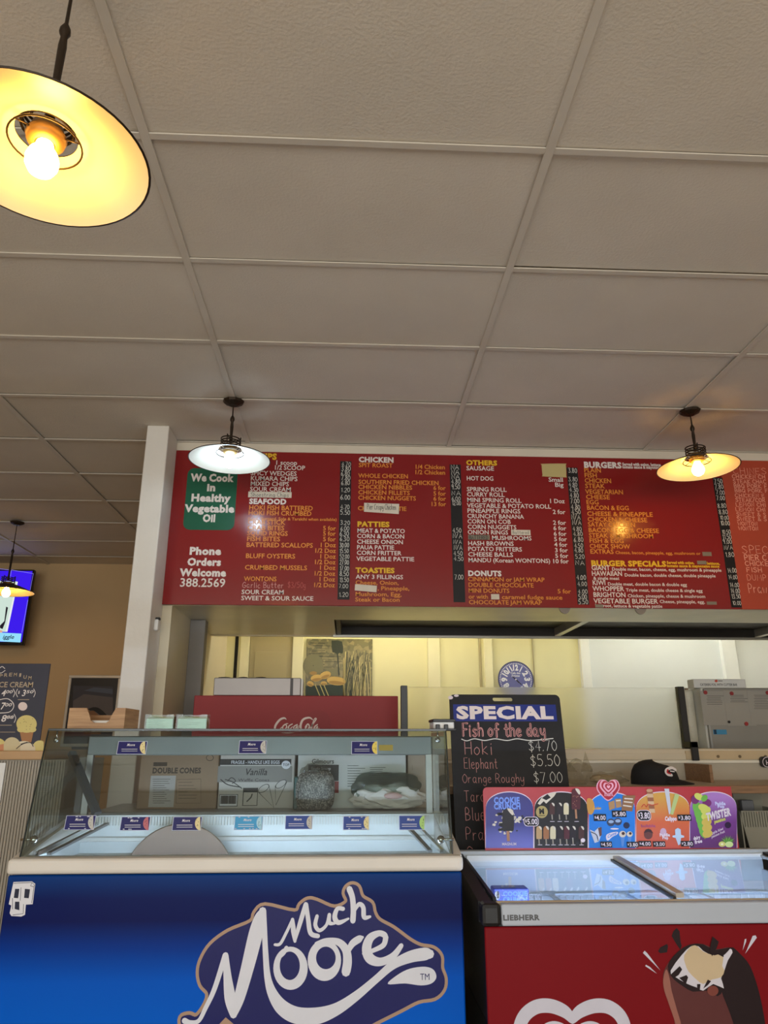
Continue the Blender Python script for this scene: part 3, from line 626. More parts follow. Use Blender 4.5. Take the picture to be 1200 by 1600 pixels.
for xa, xb in ((-1.072, -1.035), (0.343, 0.380)):
    rim.prism([(xa, 2.60, z(-.40)), (xa, 2.60, z(-.356)), (xa, 2.70, z(-.335)), (xa, 3.08, z(-.272)), (xa, 3.2, z(-.272)), (xa, 3.2, z(-.40))], (xb-xa, 0, 0), m_beige)
rim.build('rim', sc)
ln = MB().box(-1.035, .343, 3.07, 3.085, z(-.75), z(-.272), m_liner)
ln.box(-1.035, -1.02, 2.645, 3.07, z(-.75), z(-.36), m_liner).box(.328, .343, 2.645, 3.07, z(-.75), z(-.36), m_liner).box(-1.035, .343, 2.645, 3.07, z(-.76), z(-.745), m_liner)
ln.build('liner', sc)
MB().box(-1.035, .343, 2.645, 2.65, z(-.75), z(-.37), m_liner).build('front_liner', sc)
MB().box(-1.035, .343, 3.055, 3.07, z(-.365), z(-.348), m_white, .003).build('liner_ridge', sc)
gr = MB()
for k in range(120): gr.box(-1.02+k*.01125, -1.02+k*.01125+.005, 3.062, 3.07, z(-.308), z(-.278), m_white)
g_ = gr.build('vent_grille', sc); g_['kind'] = 'stuff'
bn = thing('steel_bench', 'steel bench holding cone cartons behind the blue scooping cabinet', 'bench', (-.35, 3.42, 0))
MB().box(-1.04, .36, 3.205, 3.64, z(-.30), z(-.272), m_alu, .003).build('bench_top', bn)
for x in (-1.0, 0.32):
    for y in (3.24, 3.60): MB().box(x-.02, x+.02, y-.02, y+.02, 0, z(-.30), m_alu).build('leg', bn)
for xs, nm in ((-0.96, 1), (0.262, 1)):
    d = 0.05 if xs < 0 else -0.05
    MB().bar((xs, 3.05, z(-.30)), (xs-d*1.2, 2.66, z(-.352)), .012, .012, m_chrome).build('slide_rail', sc)
    MB().bar((xs+d*.8, 3.05, z(-.30)), (xs-d*.4, 2.66, z(-.352)), .016, .008, m_alu).build('slide_rail', sc)
# glass case
gb, gt, gr_ = (2.606, z(-.355)), (2.700, z(.040)), 3.12
ny = Vector((0, gt[1]-gb[1], -(gt[0]-gb[0]))).normalized()          # pane thickness direction
cab_glass = MB().prism([(-1.05, *gb), (.35, *gb), (.35, *gt), (-1.05, *gt)], (0, .006, 0), m_glass).build('front_glass', sc)
MB().box(-1.05, .35, 2.706, gr_, z(.036), z(.041), m_glass).build('top_glass', sc)
for x in (-1.05, .344):
    MB().prism([(x, 2.612, gb[1]), (x, 2.706, z(.035)), (x, gr_, z(.035)), (x, gr_, z(-.272))], (.006, 0, 0), m_glass).build('side_glass', sc)
MB().box(-1.052, .352, 2.697, 2.707, z(.0365), z(.0445), m_edge, .001).build('edge_trim', sc)
for x in (-1.051, .351): MB().bar((x, gb[0], gb[1]), (x, gt[0], gt[1]), .004, .005, m_edge).build('edge_trim', sc)
MB().box(-1.044, .344, 3.10, 3.135, z(-.052), z(.022), m_ledge, .004).build('rear_header', sc)
for x in (-1.03, .33): MB().box(x-.012, x+.012, 3.10, 3.12, z(-.272), z(-.05), m_alu).build('rear_upright', sc)
MB().bar(PY(112, 1176, 3.06), PY(152, 1272, 2.92), .026, .02, M('grey_strut', (70, 72, 74), .5)).build('strut', sc)
for (x, y, d) in ((162/3, 605/3, 1), (1015/3+350, 605/3, -1)):
    p = PY(x, 1110+y, 2.66)
    MB().lathe((0, 0, 0), [(0, 0)], m_chrome, 3) if False else None
    k = MB(); k.tube([p+Vector((-.045*d, 0, 0)), p], .004, m_chrome, 10); k.blob((p.x, p.y-.004, p.z), 0.014, .014, .014, m_chrome, 0, 2, flat=False)
    k.build('glass_clamp', sc)
for x in (88, 684):
    p = PY(x, 1156, 2.72); k = MB(); k.tube([(p.x, p.y, z(.036)), p], .003, m_chrome, 8); k.blob(p, .010, .010, .010, m_chrome, 0, 2, flat=False); k.build('glass_clamp', sc)
# LED strip under the front rim lights the tub
MB().box(-0.98, .29, 2.652, 2.662, z(-.40), z(-.385), emitmat('cabinet_led', (206, 226, 255), 50)).build('led_strip', sc)
# --- flavour stickers on the glass
tilt = Vector((0, gt[0]-gb[0], gt[1]-gb[1])).normalized()
fg = Canvas((0, gb[0], gb[1]), (1, 0, 0), tilt)
NAVY = ink('navy', (30, 30, 98), .35); SILV = ink('silver_white', (225, 226, 232), .4)
def flavour(k, x0, y0, x1, y1, base, ball, worn=False):
    P = 'flavour_sticker#%d' % k; h = y1-y0
    fg.rect(P+'e' if False else P, ink('sticker_edge', (190, 196, 215)), x0-.8, y0-.8, x1+.8, y1+.8, 1)
    fg.rect(P, base, x0, y0, x1, y1, 2)
    rx = (x1-x0)*.2
    fg.ell(P, ball, x1, y0+h*.5, rx, h*.52, 3, 18, 0, 90, 270)
    for q in range(5): fg.ell(P, ink('choc_speck', (70, 60, 50)), x1-rx*random.uniform(.15, .7), y0+h*random.uniform(.2, .8), .6, .6, 4, 6)
    fg.text(P, SILV, 'Moore', x0+(x1-x0)*.3, y0+h*.36, x0+(x1-x0)*.6, h*.2, 'b', 3, italic=.3)
    fg.rect(P, SILV, x0+(x1-x0)*.1, y0+h*.60, x0+(x1-x0)*.7, y0+h*.635, 3); fg.rect(P, SILV, x0+(x1-x0)*.1, y0+h*.76, x0+(x1-x0)*.7, y0+h*.79, 3)
    if worn:
        for q in range(7): fg.ell(P, ink('sticker_edge', (190, 196, 215)), x0+random.uniform(0, 1)*(x1-x0), random.choice((y0+1, y1-1.2)), 1.6, .8, 4, 7)
CRM = ink('cream_ball', (226, 214, 160)); GRY = ink('cookie_ball', (190, 190, 186)); GRN = ink('mint_ball', (166, 206, 120)); PNK = ink('berry_ball', (190, 110, 120)); YLB = ink('yellow_ball', (226, 206, 100))
NAV2 = ink('navy_light', (48, 74, 150), .35)
for k, (x0, x1, y0, y1, b, bl, wr) in enumerate(((186, 227, 1159, 1178, NAVY, CRM, 0), (375, 415, 1158, 1177, NAVY, GRY, 0), (550, 589, 1159, 1178, NAVY, YLB, 0),
      (105, 146, 1275, 1296, NAVY, GRY, 1), (191, 232, 1277, 1297, NAVY, PNK, 1), (272, 313, 1277, 1297, NAVY, CRM, 0), (368, 409, 1276, 1296, ink('sky_blue', (70, 160, 214)), ink('pale_blue', (170, 214, 236)), 1), (447, 487, 1275, 1295, NAV2, GRY, 0), (537, 576, 1276, 1296, NAV2, CRM, 1), (624, 663, 1275, 1296, NAV2, GRN, 0))):
    flavour(k, x0, y0, x1, y1, b, bl, wr)
fg.rect('price_sticker', ink('olive_tag', (150, 140, 70)), 592, 1164, 614, 1173, 2)
fg.build(cab_glass)
# --- printed front
fc = Canvas((0, 2.570, 0)); fc.at(280, 1360, 2.609)
LN = ink('logo_navy', (12, 16, 92), .3); LB = ink('logo_bronze', (176, 146, 122), .35); LW = ink('logo_white', (222, 224, 234), .35)
OUT = [(20, 640), (8, 600), (40, 588), (72, 594), (108, 545), (118, 500), (90, 465), (80, 415), (92, 362), (130, 302), (200, 250), (292, 210), (310, 172), (350, 143), (470, 168), (494, 140), (525, 119), (560, 124), (632, 152), (684, 128), (674, 92), (684, 68), (706, 57), (730, 68), (745, 108), (784, 134), (794, 172), (815, 204), (872, 236), (940, 286), (985, 309), (1036, 319), (1066, 350), (1068, 398), (1082, 440), (1076, 484), (1040, 518), (975, 530), (900, 568), (800, 618), (740, 650), (640, 690), (480, 705), (300, 690), (120, 680)]
fc.stroke('logo', LB, OUT, 26, 1, 4, True); fc.poly('logo', LN, OUT, 2, 4)
S = lambda pts, l=3: fc.stroke('logo_lettering', LW, pts, 10, l, 7)
S([(22, 612, 22), (45, 620, 18), (80, 612, 16), (108, 560, 18), (145, 480, 20), (188, 345, 22)])
S([(190, 345, 22), (197, 430, 32), (208, 520, 44), (222, 585, 30)])
S([(222, 588, 26), (245, 520, 44), (280, 390, 54), (312, 260, 60), (330, 195, 50), (342, 165, 28)])
S([(340, 165, 30), (347, 230, 22), (352, 330, 22), (360, 430, 26), (380, 500, 38), (420, 558, 52), (480, 590, 58), (560, 592, 58), (640, 565, 44), (720, 512, 34), (800, 445, 28), (870, 385, 32), (940, 352, 42), (1000, 340, 46), (1022, 340, 34)])
def ring(cx, cy, rx, ry, ix, iy, irx, iry, rot=0):
    n = 36; a = [(cx+rx*math.cos(2*math.pi*k/n), cy+ry*math.sin(2*math.pi*k/n)) for k in range(n)]; b = [(ix+irx*math.cos(2*math.pi*k/n), iy+iry*math.sin(2*math.pi*k/n)) for k in range(n)]
    pts = [fc.uv(*p) for p in a+b]; fc.tris('logo_lettering', LW, pts, [(k, (k+1) % n, n+(k+1) % n, n+k) for k in range(n)], 3)
ring(454, 398, 70, 88, 451, 388, 41, 58); S([(437, 315, 16), (428, 335, 14), (418, 352, 4)])
ring(592, 366, 68, 84, 598, 356, 40, 46); S([(560, 300, 18), (600, 285, 18), (650, 292, 26), (680, 325, 32), (686, 370, 36), (680, 412, 36)])
S([(688, 330, 18), (706, 298, 26), (735, 278, 26), (748, 272, 10)])
S([(752, 338, 14), (790, 326, 16), (832, 304, 20), (842, 272, 22)])
S([(842, 276, 20), (836, 262, 22), (812, 256, 22), (778, 276, 32), (764, 318, 38), (778, 358, 38), (820, 372, 30), (870, 350, 26), (905, 306, 18)])
S([(390, 302, 10), (412, 298, 12), (436, 255, 12), (462, 200, 12)]); S([(462, 200, 14), (466, 245, 20), (472, 288, 12)]); S([(472, 284, 12), (494, 210, 18), (516, 138, 18)]); S([(518, 138, 16), (526, 200, 18), (536, 255, 18), (566, 267, 16)])
S([(562, 186, 14), (555, 222, 16), (572, 244, 14), (600, 222, 12), (612, 180, 14)]); S([(612, 180, 14), (612, 212, 16), (634, 216, 8)])
S([(668, 156, 16), (645, 156, 16), (634, 190, 20), (650, 212, 18), (690, 196, 8)])
S([(694, 76, 24), (706, 110, 22), (710, 160, 22), (708, 204, 22)]); S([(710, 172, 10), (732, 138, 16), (750, 150, 18), (754, 190, 18), (778, 188, 10)])
fc.poly('logo_lettering', LW, [(850, 462), (890, 425), (940, 400), (1000, 392), (1036, 404), (1048, 435), (1028, 460), (985, 468), (920, 460)], 3, 4)
fc.text('logo_lettering', LN, 'TM', 982, 446, 1022, 26, 'r', 4)
fc.poly('logo', LB, [(150, 640), (190, 598), (240, 640)], 3)
fc.at(0, 1320, 3.0)
MW = ink('sticker_white', (226, 226, 234)); MK = ink('sticker_ink', (34, 36, 60))
fc.poly('monogram_sticker', MW, [(64, 174), (150, 171), (166, 182), (154, 278), (122, 280), (118, 328), (100, 336), (54, 333), (46, 320), (54, 284), (42, 278)], 2)
for q in ([(72, 206), (92, 206), (86, 250), (66, 248)], [(118, 206), (142, 208), (136, 250), (114, 248)], [(72, 266), (92, 266), (92, 306), (70, 300)]): fc.poly('monogram_sticker', MK, q, 3)
for q in ([(66, 180), (150, 176), (162, 186), (150, 272)], [(112, 278), (110, 322), (62, 328)], [(100, 200), (96, 260)], [(60, 250), (60, 300)], [(150, 180), (144, 192), (158, 196)]): fc.stroke('monogram_sticker', MK, q, 2.2, 3, 0)
fc.build(cab_front, {'monogram_sticker': 'white monogram sticker with dark outlines'})

# --- boxes and bags seen through the glass
m_card = M('brown_card', (150, 124, 100), 0.7, var=0.08, scale=4); m_cardg = M('grey_card', (196, 190, 184), 0.6, var=0.05); m_cardw = M('white_card', (214, 214, 210), 0.6, var=0.04)
def carton(name, label, x0, x1, ytop, mat, depth=.24, Y=3.335, h=None):
    a, b = PY(x0, 1268, Y), PY(x1, 1268, Y)
    t = thing(name, label, 'box', ((a.x+b.x)/2, Y+depth/2, z(-.272)), 'cone boxes behind the cabinet glass')
    zt = z(-.02) if h is None else h
    ob = MB().box(a.x, b.x, Y, Y+depth, z(-.272), zt, mat, .003).build('carton', t)
    MB().box(a.x+.004, b.x-.004, Y+depth*.5-.02, Y+depth*.5+.02, zt, zt+.0008, M('packing_tape', (190, 170, 130), .3)).build('tape', t)
    return ob, Canvas((0, Y, 0))
DK = ink('box_dark', (70, 56, 46)); DG = ink('box_charcoal', (52, 50, 52)); 
t, c = carton('cone_carton', 'brown cardboard carton marked DOUBLE CONES behind the cabinet glass', 212, 337, 0, m_card)
c.text('lettering', DK, 'DOUBLE CONES', 238, 1208, 314, 8, 'h'); c.rect('brand_block', DK, 240, 1191, 261, 1197, 1)
c.rect('paper_label', ink('grey_paper', (178, 172, 168)), 236, 1212, 271, 1261, 1)
for k in range(12): c.rect('paper_label', DK, 239, 1217+k*3.4, 239+random.uniform(18, 29), 1217.6+k*3.4, 2)
c.ell('round_mark', DK, 328, 1184, 6, 5, 1); c.ell('round_mark', m_card, 328, 1184, 5, 4, 2); c.stroke('info_panel', DK, [(276, 1218), (314, 1217), (314, 1255), (275, 1255)], .6, 1, 0, True)
for k in range(6): c.rect('info_panel', DK, 279, 1222+k*5, 279+random.uniform(10, 32), 1222.5+k*5, 1)
c.build(t)
t, c = carton('cone_carton', 'grey carton marked Vanilla with drawings of cones', 339, 458, 0, m_cardg)
c.rect('lettering#1', DG, 344, 1186, 455, 1195, 1); c.text('lettering#1', MW, 'FRAGILE - HANDLE LIKE EGGS', 361, 1193.5, 437, 5, 'b', 2)
c.rect('grey_band', ink('box_midgrey', (140, 136, 132)), 341, 1197, 456, 1222, 1); c.text('lettering#2', DG, 'Vanilla', 382, 1211, 417, 10, 'b', 2, italic=.25)
c.text('lettering#3', DG, 'Waffle Cones', 372, 1221, 421, 4.5, 'r', 2); c.ell('lettering#4', MW, 447, 1195, 7, 6.5, 3); c.text('lettering#4', DG, 'TOP', 442, 1197, 452, 4, 'b', 4)
c.rect('barcode', DG, 343, 1241, 371, 1260, 1); c.rect('barcode', MW, 344, 1242, 370, 1259, 2)
for k in range(16): c.rect('barcode', DG, 345+k*1.55, 1243, 345.8+k*1.55+random.uniform(-.3, .4), 1256, 3)
for K, P in enumerate(([(404, 1238), (428, 1262), (420, 1226)], [(430, 1228), (431, 1258), (448, 1222)])):
    c.stroke('cone_drawing#%d' % K, DG, P, 1, 2, 0, True); c.ell('cone_drawing#%d' % K, DG, (P[0][0]+P[2][0])/2, (P[0][1]+P[2][1])/2, 10, 5, 2, 18, -35); c.ell('cone_drawing#%d' % K, m_cardg, (P[0][0]+P[2][0])/2, (P[0][1]+P[2][1])/2, 9, 4.2, 3, 18, -35)
c.rect('lettering#5', DG, 380, 1231, 402, 1259, 1); c.rect('lettering#5', m_cardg, 381, 1238, 401, 1258, 2); c.stroke('lettering#5', DG, [(386, 1252), (392, 1246), (394, 1241)], 2, 3)
c.stroke('vanilla_drawing', DG, [(345, 1218), (356, 1226), (376, 1230)], 1.5, 2); c.stroke('vanilla_drawing', DG, [(352, 1218), (364, 1222), (378, 1232)], 1.2, 2); c.stroke('vanilla_drawing', DG, [(356, 1220), (362, 1215), (368, 1220), (363, 1224)], 1.2, 2)
c.build(t)
t, c = carton('cone_carton', 'white carton marked Single Scoop behind the plastic bags', 463, 635, 0, m_cardw)
c.text('lettering#1', DG, 'Gilmours', 487, 1193, 522, 7, 'b'); c.rect('label_block', DG, 482, 1195, 529, 1220, 1); c.rect('label_block', ink('box_red', (150, 60, 60)), 482, 1221, 529, 1239, 1)
c.text('label_block', MW, 'Single Scoop', 486, 1203, 517, 4.5, 'b', 2); c.text('label_block', MW, 'Ice Cream', 486, 1210, 517, 5.5, 'b', 2)
for k in range(9): c.rect('lettering#2', DG, 543, 1196+k*4, 543+random.uniform(14, 30), 1196.7+k*4, 1); c.rect('lettering#3', DG, 578, 1199+k*3, 578+random.uniform(10, 38), 1199.6+k*3, 1)
c.build(t)
t, c = carton('cone_carton', 'plain tan carton at the right end behind the cabinet glass', 638, 682, 0, M('tan_card', (176, 158, 138), .7), h=z(-.03))
for k in range(4): c.rect('lettering', m_card, 644, 1195+k*14, 644.6, 1204+k*14, 1)
c.build(t)
m_bag = glassmat('clear_plastic_bag', (235, 238, 236), 0.12, 1.45, 1.0, 0.10)
pb = PY(490, 1262, 3.26)
t = thing('sprinkle_bag', 'clear bag of grey sprinkles in front of the white carton', 'bag', (pb.x, 3.265, z(-.272)))
MB().blob((pb.x+.005, 3.265, z(-.20)), .082, .038, .085, specklemat('sprinkles', [(62, 62, 60), (128, 124, 116), (92, 90, 86), (150, 146, 138), (76, 74, 72)], 260), .05, 4, 3, True, .62).build('sprinkles', t)
MB().box(pb.x-.085, pb.x-.066, 3.245, 3.285, z(-.268), z(-.14), M('teal_seal', (24, 72, 70), .4), .004).build('seal', t)
MB().blob((pb.x, 3.265, z(-.125)), .06, .02, .035, m_bag, .2, 3, 8).build('bag_neck', t)
pb = PY(606, 1262, 3.26)
t = thing('napkin_bag', 'crumpled clear bag of white paper cups lying right of the sprinkles', 'bag', (pb.x, 3.265, z(-.272)))
MB().blob((pb.x+.005, 3.265, z(-.225)), .15, .045, .052, M('white_paper_cups', (226, 220, 212), .6, bump=.4, bscale=25), .16, 4, 5).build('paper_cups', t)
MB().blob((pb.x-.01, 3.275, z(-.19)), .15, .045, .07, glassmat('greenish_bag', (196, 206, 200), .15, 1.45, 1, .25, (150, 165, 158)), .12, 4, 9).build('bag', t)
MB().blob((pb.x+.02, 3.215, z(-.215)), .04, .01, .014, ink('pink_print', (206, 170, 164)), .1, 2, 2).build('pink_print', t)
# disc added in the tub to imitate a brown semicircular reflection on the glass
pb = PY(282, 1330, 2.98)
t = thing('reflection_disc', 'large round brown disc inside the blue cabinet, imitating a reflection on its glass', 'lid', (pb.x, 2.98, z(-.745)))
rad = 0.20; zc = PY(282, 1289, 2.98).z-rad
MB().prism([(pb.x+rad*math.cos(k*math.pi/32), 2.97, zc+rad*math.sin(k*math.pi/32)) for k in range(64)], (0, .012, 0), M('reflection_disc', (124, 100, 84), .5, var=.12, scale=5)).build('disc', t)
MB().tube([(pb.x+(rad)*math.cos(k*math.pi/32), 2.976, zc+(rad)*math.sin(k*math.pi/32)) for k in range(64)], .006, M('reflection_disc_rim', (140, 120, 104), .5), 6, True).build('disc_rim', t)

# --- things on the glass top
m_wood = woodmat('light_oak', (150, 108, 70), (186, 146, 102), (3, 3, 45))
zt = z(.0415)
a, b = PY(107, 1120, 2.80).x, PY(195, 1120, 2.80).x; H = PY(107, 1106, 2.80).z
t = thing('wooden_box', 'open oak box with a scooped front on the glass cabinet top', 'box', ((a+b)/2, 2.88, zt))
fp = [(a, H), (a+.062, H), (a+.072, H-.02), (a+.082, H-.045), (a+.095, H-.053), (b-.065, H-.053), (b-.055, H-.045), (b-.045, H-.02), (b-.035, H), (b, H), (b, zt), (a, zt)]
MB().prism([(x, 2.80, q) for x, q in fp], (0, .009, 0), m_wood).build('front_board', t)
MB().box(a, a+.009, 2.809, 2.985, zt, H, m_wood).build('side_board', t); MB().box(b-.009, b, 2.809, 2.985, zt, H, m_wood).build('side_board', t)
MB().box(a+.009, b-.009, 2.976, 2.985, zt, H-.02, m_wood).build('back_board', t); MB().box(a+.009, b-.009, 2.809, 2.976, zt, zt+.006, m_wood).build('bottom_board', t)
o = MB().box(a+.03, b-.03, 2.83, 2.95, zt+.006, zt+.034, M('napkin_white', (226, 222, 214), .8), .003).build('napkin_stack', None, ((a+b)/2, 2.89, zt+.006)); tag(o, 'white napkins stacked inside the oak box', 'napkins')
m_acr = glassmat('acrylic_holder', (235, 244, 240), .04, 1.45)
m_leaf = M('pale_green_leaflet', (186, 214, 198), .6, var=.12, scale=18)
for k, (x0, x1, lab) in enumerate(((226, 271, 'acrylic holder of pale green leaflets beside the oak box'), (275, 323, 'acrylic holder of pale green leaflets in front of the red cooler'))):
    a, b = PY(x0, 1128, 2.84).x, PY(x1, 1128, 2.84).x; H = PY(x0, 1116, 2.84).z
    t = thing('leaflet_holder', lab, 'leaflet holder', ((a+b)/2, 2.86, zt), 'leaflet holders on the cabinet')
    fp = [(a, H), (a+.022, H), (a+.03, H-.012), (b-.03, H-.012), (b-.022, H), (b, H), (b, zt), (a, zt)]
    MB().prism([(x, 2.84, q) for x, q in fp], (0, .003, 0), m_acr).build('front_plate', t)
    MB().box(a, a+.003, 2.843, 2.90, zt, H, m_acr).build('side_plate', t); MB().box(b-.003, b, 2.843, 2.90, zt, H, m_acr).build('side_plate', t)
    MB().box(a, b, 2.90, 2.903, zt, H+.0, m_acr).build('back_plate', t)
    lf = MB().box(a+.005, b-.005, 2.846, 2.866, zt+.001, H-.016, m_leaf).build('leaflets', t)
    MB().box(a+.004, b-.004, 2.868, 2.896, zt+.001, H-.008, M('olive_cards', (120, 122, 60), .6)).build('card_stack', t)
    cc = Canvas((0, 2.846, 0)); 
    for q in range(7): cc.rectuv('leaflet_print', ink('leaf_print', (120, 160, 140)), a+.012, zt+.008+q*.006, a+.012+random.uniform(.03, .08), zt+.0095+q*.006, 1)
    cc.build(t)
pb = PY(688, 1136, 2.95)
t = thing('terminal', 'small white device with a black top at the right end of the cabinet', 'device', (pb.x, 2.95, zt))
MB().box(pb.x-.035, pb.x+.045, 2.88, 3.02, zt+.006, zt+.032, m_white, .003).build('body', t)
MB().box(pb.x-.038, pb.x+.05, 2.87, 3.03, zt+.032, zt+.042, m_black, .002).build('lid', t)
MB().box(pb.x-.055, pb.x+.05, 2.87, 3.03, zt, zt+.006, m_black, .001).build('base', t)
for dx in (-.02, .012): MB().box(pb.x+dx-.008, pb.x+dx+.008, 2.862, 2.87, zt+.004, zt+.022, m_black, .002).build('knob', t)

# ================================================================== CHEST FREEZER (red)
m_fred = M('freezer_red', (126, 19, 27), 0.4, var=0.03, scale=2, spec=0.12); m_strip = M('freezer_strip_grey', (182, 190, 202), 0.35, var=0.03)
m_frail = M('freezer_rail_grey', (176, 182, 186), 0.3, 0.5, var=0.05)
FX0, FX1, FY0, FY1 = 0.415, 1.685, 2.44, 3.095
cf = thing('chest_freezer', 'red ice cream chest freezer with sliding glass lids', 'chest freezer', (1.05, 2.77, 0))
MB().box(FX0+.012, FX1-.012, FY0+.012, FY1, 0.05, z(-.80), m_black, .006).box(FX0+.012, FX0+.05, FY0+.012, FY1, z(-.80), z(-.53), m_black, .003).box(FX1-.05, FX1-.012, FY0+.012, FY1, z(-.80), z(-.53), m_black, .003).box(FX0+.05, FX1-.05, FY0+.012, FY0+.05, z(-.80), z(-.53), m_black).box(FX0+.05, FX1-.05, FY1-.04, FY1, z(-.80), z(-.53), m_black).build('body', cf)
fz_front = MB().box(FX0+.005, FX1-.005, FY0, FY0+.012, 0.08, z(-.534), m_fred, .003).build('front_panel', cf)
fz_strip = MB().box(FX0+.058, FX1-.058, FY0-.004, FY0+.03, z(-.532), z(-.472), m_strip, .006, 2).build('front_strip', cf)
for xa, xb in ((FX0-.003, FX0+.057), (FX1-.057, FX1+.003)):
    MB().box(xa, xb, FY0-.006, FY0+.055, z(-.534), z(-.470), m_black, .012, 2).build('corner_cap', cf)
    xs = xa if xa < 1 else xb-.04
    MB().prism([(xs, FY0+.05, z(-.53)), (xs, FY0+.05, z(-.473)), (xs, FY1, z(-.412)), (xs, FY1, z(-.53))], (.04, 0, 0), m_black).build('side_frame', cf)
MB().box(FX0, FX1, FY1-.035, FY1+.004, z(-.438), z(-.406), M('back_rail_grey', (178, 186, 192), .35), .003).build('back_rail', cf)
MB().box(FX0+.05, FX1-.05, FY0+.03, FY0+.042, z(-.49), z(-.470), M('rail_beige', (190, 170, 140), .4), .002).build('front_rail', cf)
slope = ((z(-.438)-z(-.470))/(FY1-.03-FY0-.03)); zs_ = lambda y, up=0: z(-.474)+(y-FY0-.03)*slope+up
m_lid = glassmat('lid_glass', (240, 245, 248), 0.015, 1.33)
def lid(x0, x1, up, label):
    y0, y1 = FY0+.045, FY1-.036
    l = MB().prism([(x0, y0, zs_(y0, up)), (x1, y0, zs_(y0, up)), (x1, y1, zs_(y1, up)), (x0, y1, zs_(y1, up))], (0, 0, .005), m_lid).build('glass_lid', cf)
    return l, y0, y1
l1, y0, y1 = lid(FX0+.042, 1.09, 0.0, 0); l2, _, _ = lid(1.045, FX1-.042, .012, 0)
MB().bar((1.052, y0, zs_(y0, .012)), (1.052, y1, zs_(y1, .012)), .026, .014, M('lid_frame_steel', (196, 190, 178), .35, .2), (0, 0, 1)).build('lid_frame', l2)
MB().bar((1.034, y0, zs_(y0, .003)), (1.034, y1, zs_(y1, .003)), .010, .010, m_black).build('lid_seal', l2)
MB().bar((FX1-.05, y0, zs_(y0, .014)), (FX1-.05, y1, zs_(y1, .014)), .012, .01, m_frail).build('lid_frame', l2)
MB().bar((FX0+.047, y0, zs_(y0, .006)), (FX0+.047, y1, zs_(y1, .006)), .010, .012, m_black).build('lid_frame', l1)
ln = MB().box(FX0+.05, FX1-.05, FY1-.05, FY1-.04, z(-.79), z(-.42), m_liner).box(FX0+.05, FX0+.06, FY0+.05, FY1-.05, z(-.79), z(-.475), m_liner).box(FX1-.06, FX1-.05, FY0+.05, FY1-.05, z(-.79), z(-.475), m_liner).box(FX0+.06, FX1-.06, FY0+.05, FY1-.05, z(-.798), z(-.79), m_liner).box(FX0+.05, FX1-.05, FY0+.05, FY0+.056, z(-.79), z(-.49), m_liner)
ln.build('liner', cf)
MB().box(FX0+.10, FX1-.10, FY0+.057, FY0+.066, z(-.515), z(-.50), emitmat('freezer_led', (190, 214, 255), 60)).build('led_strip', cf)
m_wire = M('white_wire', (226, 232, 238), 0.35, var=0)
for k in range(4):                                                  # wire baskets
    x0 = FX0+.075+k*.282; x1 = x0+.272; r = .03; ya, yb = 2.56, 2.98; zt_, zb_ = z(-.545), z(-.775)
    def rr(xa, xb, ya, yb, zz): return [(xa+r, ya, zz), (xb-r, ya, zz), (xb-r*.3, ya+r*.3, zz), (xb, ya+r, zz), (xb, yb-r, zz), (xb-r*.3, yb-r*.3, zz), (xb-r, yb, zz), (xa+r, yb, zz), (xa+r*.3, yb-r*.3, zz), (xa, yb-r, zz), (xa, ya+r, zz), (xa+r*.3, ya+r*.3, zz)]
    mb = MB()
    for zz, rad_ in ((zt_, .005), (zt_-.07, .003), (zt_-.14, .003), (zb_, .004)): mb.tube(rr(x0, x1, ya, yb, zz), rad_, m_wire, 6, True)
    for q in range(9):
        xx = x0+r+q*(x1-x0-2*r)/8
        mb.tube([(xx, ya, zt_), (xx, ya, zb_), (xx, yb, zb_), (xx, yb, zt_)], .0022, m_wire, 5)
    o = mb.build('wire_basket', None, ((x0+x1)/2, 2.77, zb_))
    tag(o, ('leftmost', 'second', 'third', 'rightmost')[k]+' white wire basket inside the red chest freezer', 'basket', 'wire baskets in the chest freezer')
m_pack = M('ice_cream_pack_blue', (48, 56, 150), .35)
t = thing('ice_cream_pack', 'blue ice cream multipack lying in the left basket of the red freezer', 'ice cream box', (.62, 2.68, z(-.77)))
q0, q1 = PY(772, 1406, 2.66), PY(826, 1388, 2.66)
MB().box(q0.x, q1.x, 2.66, 2.72, z(-.77), q1.z, m_pack, .003).build('carton', t)
c = Canvas((0, 2.66, 0)); c.text('lettering', ink('pack_blue', (120, 150, 230)), 'COOKIE', 786, 1400, 824, 7, 'h'); c.text('lettering', ink('pack_blue', (120, 150, 230)), 'CRUNCH', 786, 1409, 824, 7, 'h'); c.ell('bar_picture', ink('cookie_cream', (220, 210, 196)), 777, 1399, 4, 7, 1); c.ell('bar_picture', ink('choc', (52, 32, 28)), 778, 1398, 2, 6, 2)
c.build(t)
# printed front of the freezer
c = Canvas((0, FY0-.004, 0)); c.text('lettering', ink('strip_grey', (96, 98, 102)), 'LIEBHERR', 786, 1438, 843, 8, 'h', 1)
c.build(fz_strip)
c = Canvas((0, FY0, 0)); c.at(700, 1300, 2.4)
HW = ink('heart_white', (208, 206, 220)); 
for sg in (-1, 1):
    c.stroke('heart_logo', HW, [(466+sg*dx, y, wd_) for dx, y, wd_ in ((0, 702, 30), (30, 672, 42), (82, 652, 46), (136, 656, 46), (180, 690, 46), (198, 745, 46), (176, 810, 46), (116, 880, 46), (0, 970, 46))], 46, 1, 6)
    c.stroke('heart_logo', HW, [(466+sg*dx, y, wd_) for dx, y, wd_ in ((0, 772, 24), (28, 744, 34), (66, 730, 36), (100, 742, 36), (115, 775, 36), (94, 825, 36), (0, 905, 36))], 36, 1, 6)
c.at(1000, 1320, 5.715)
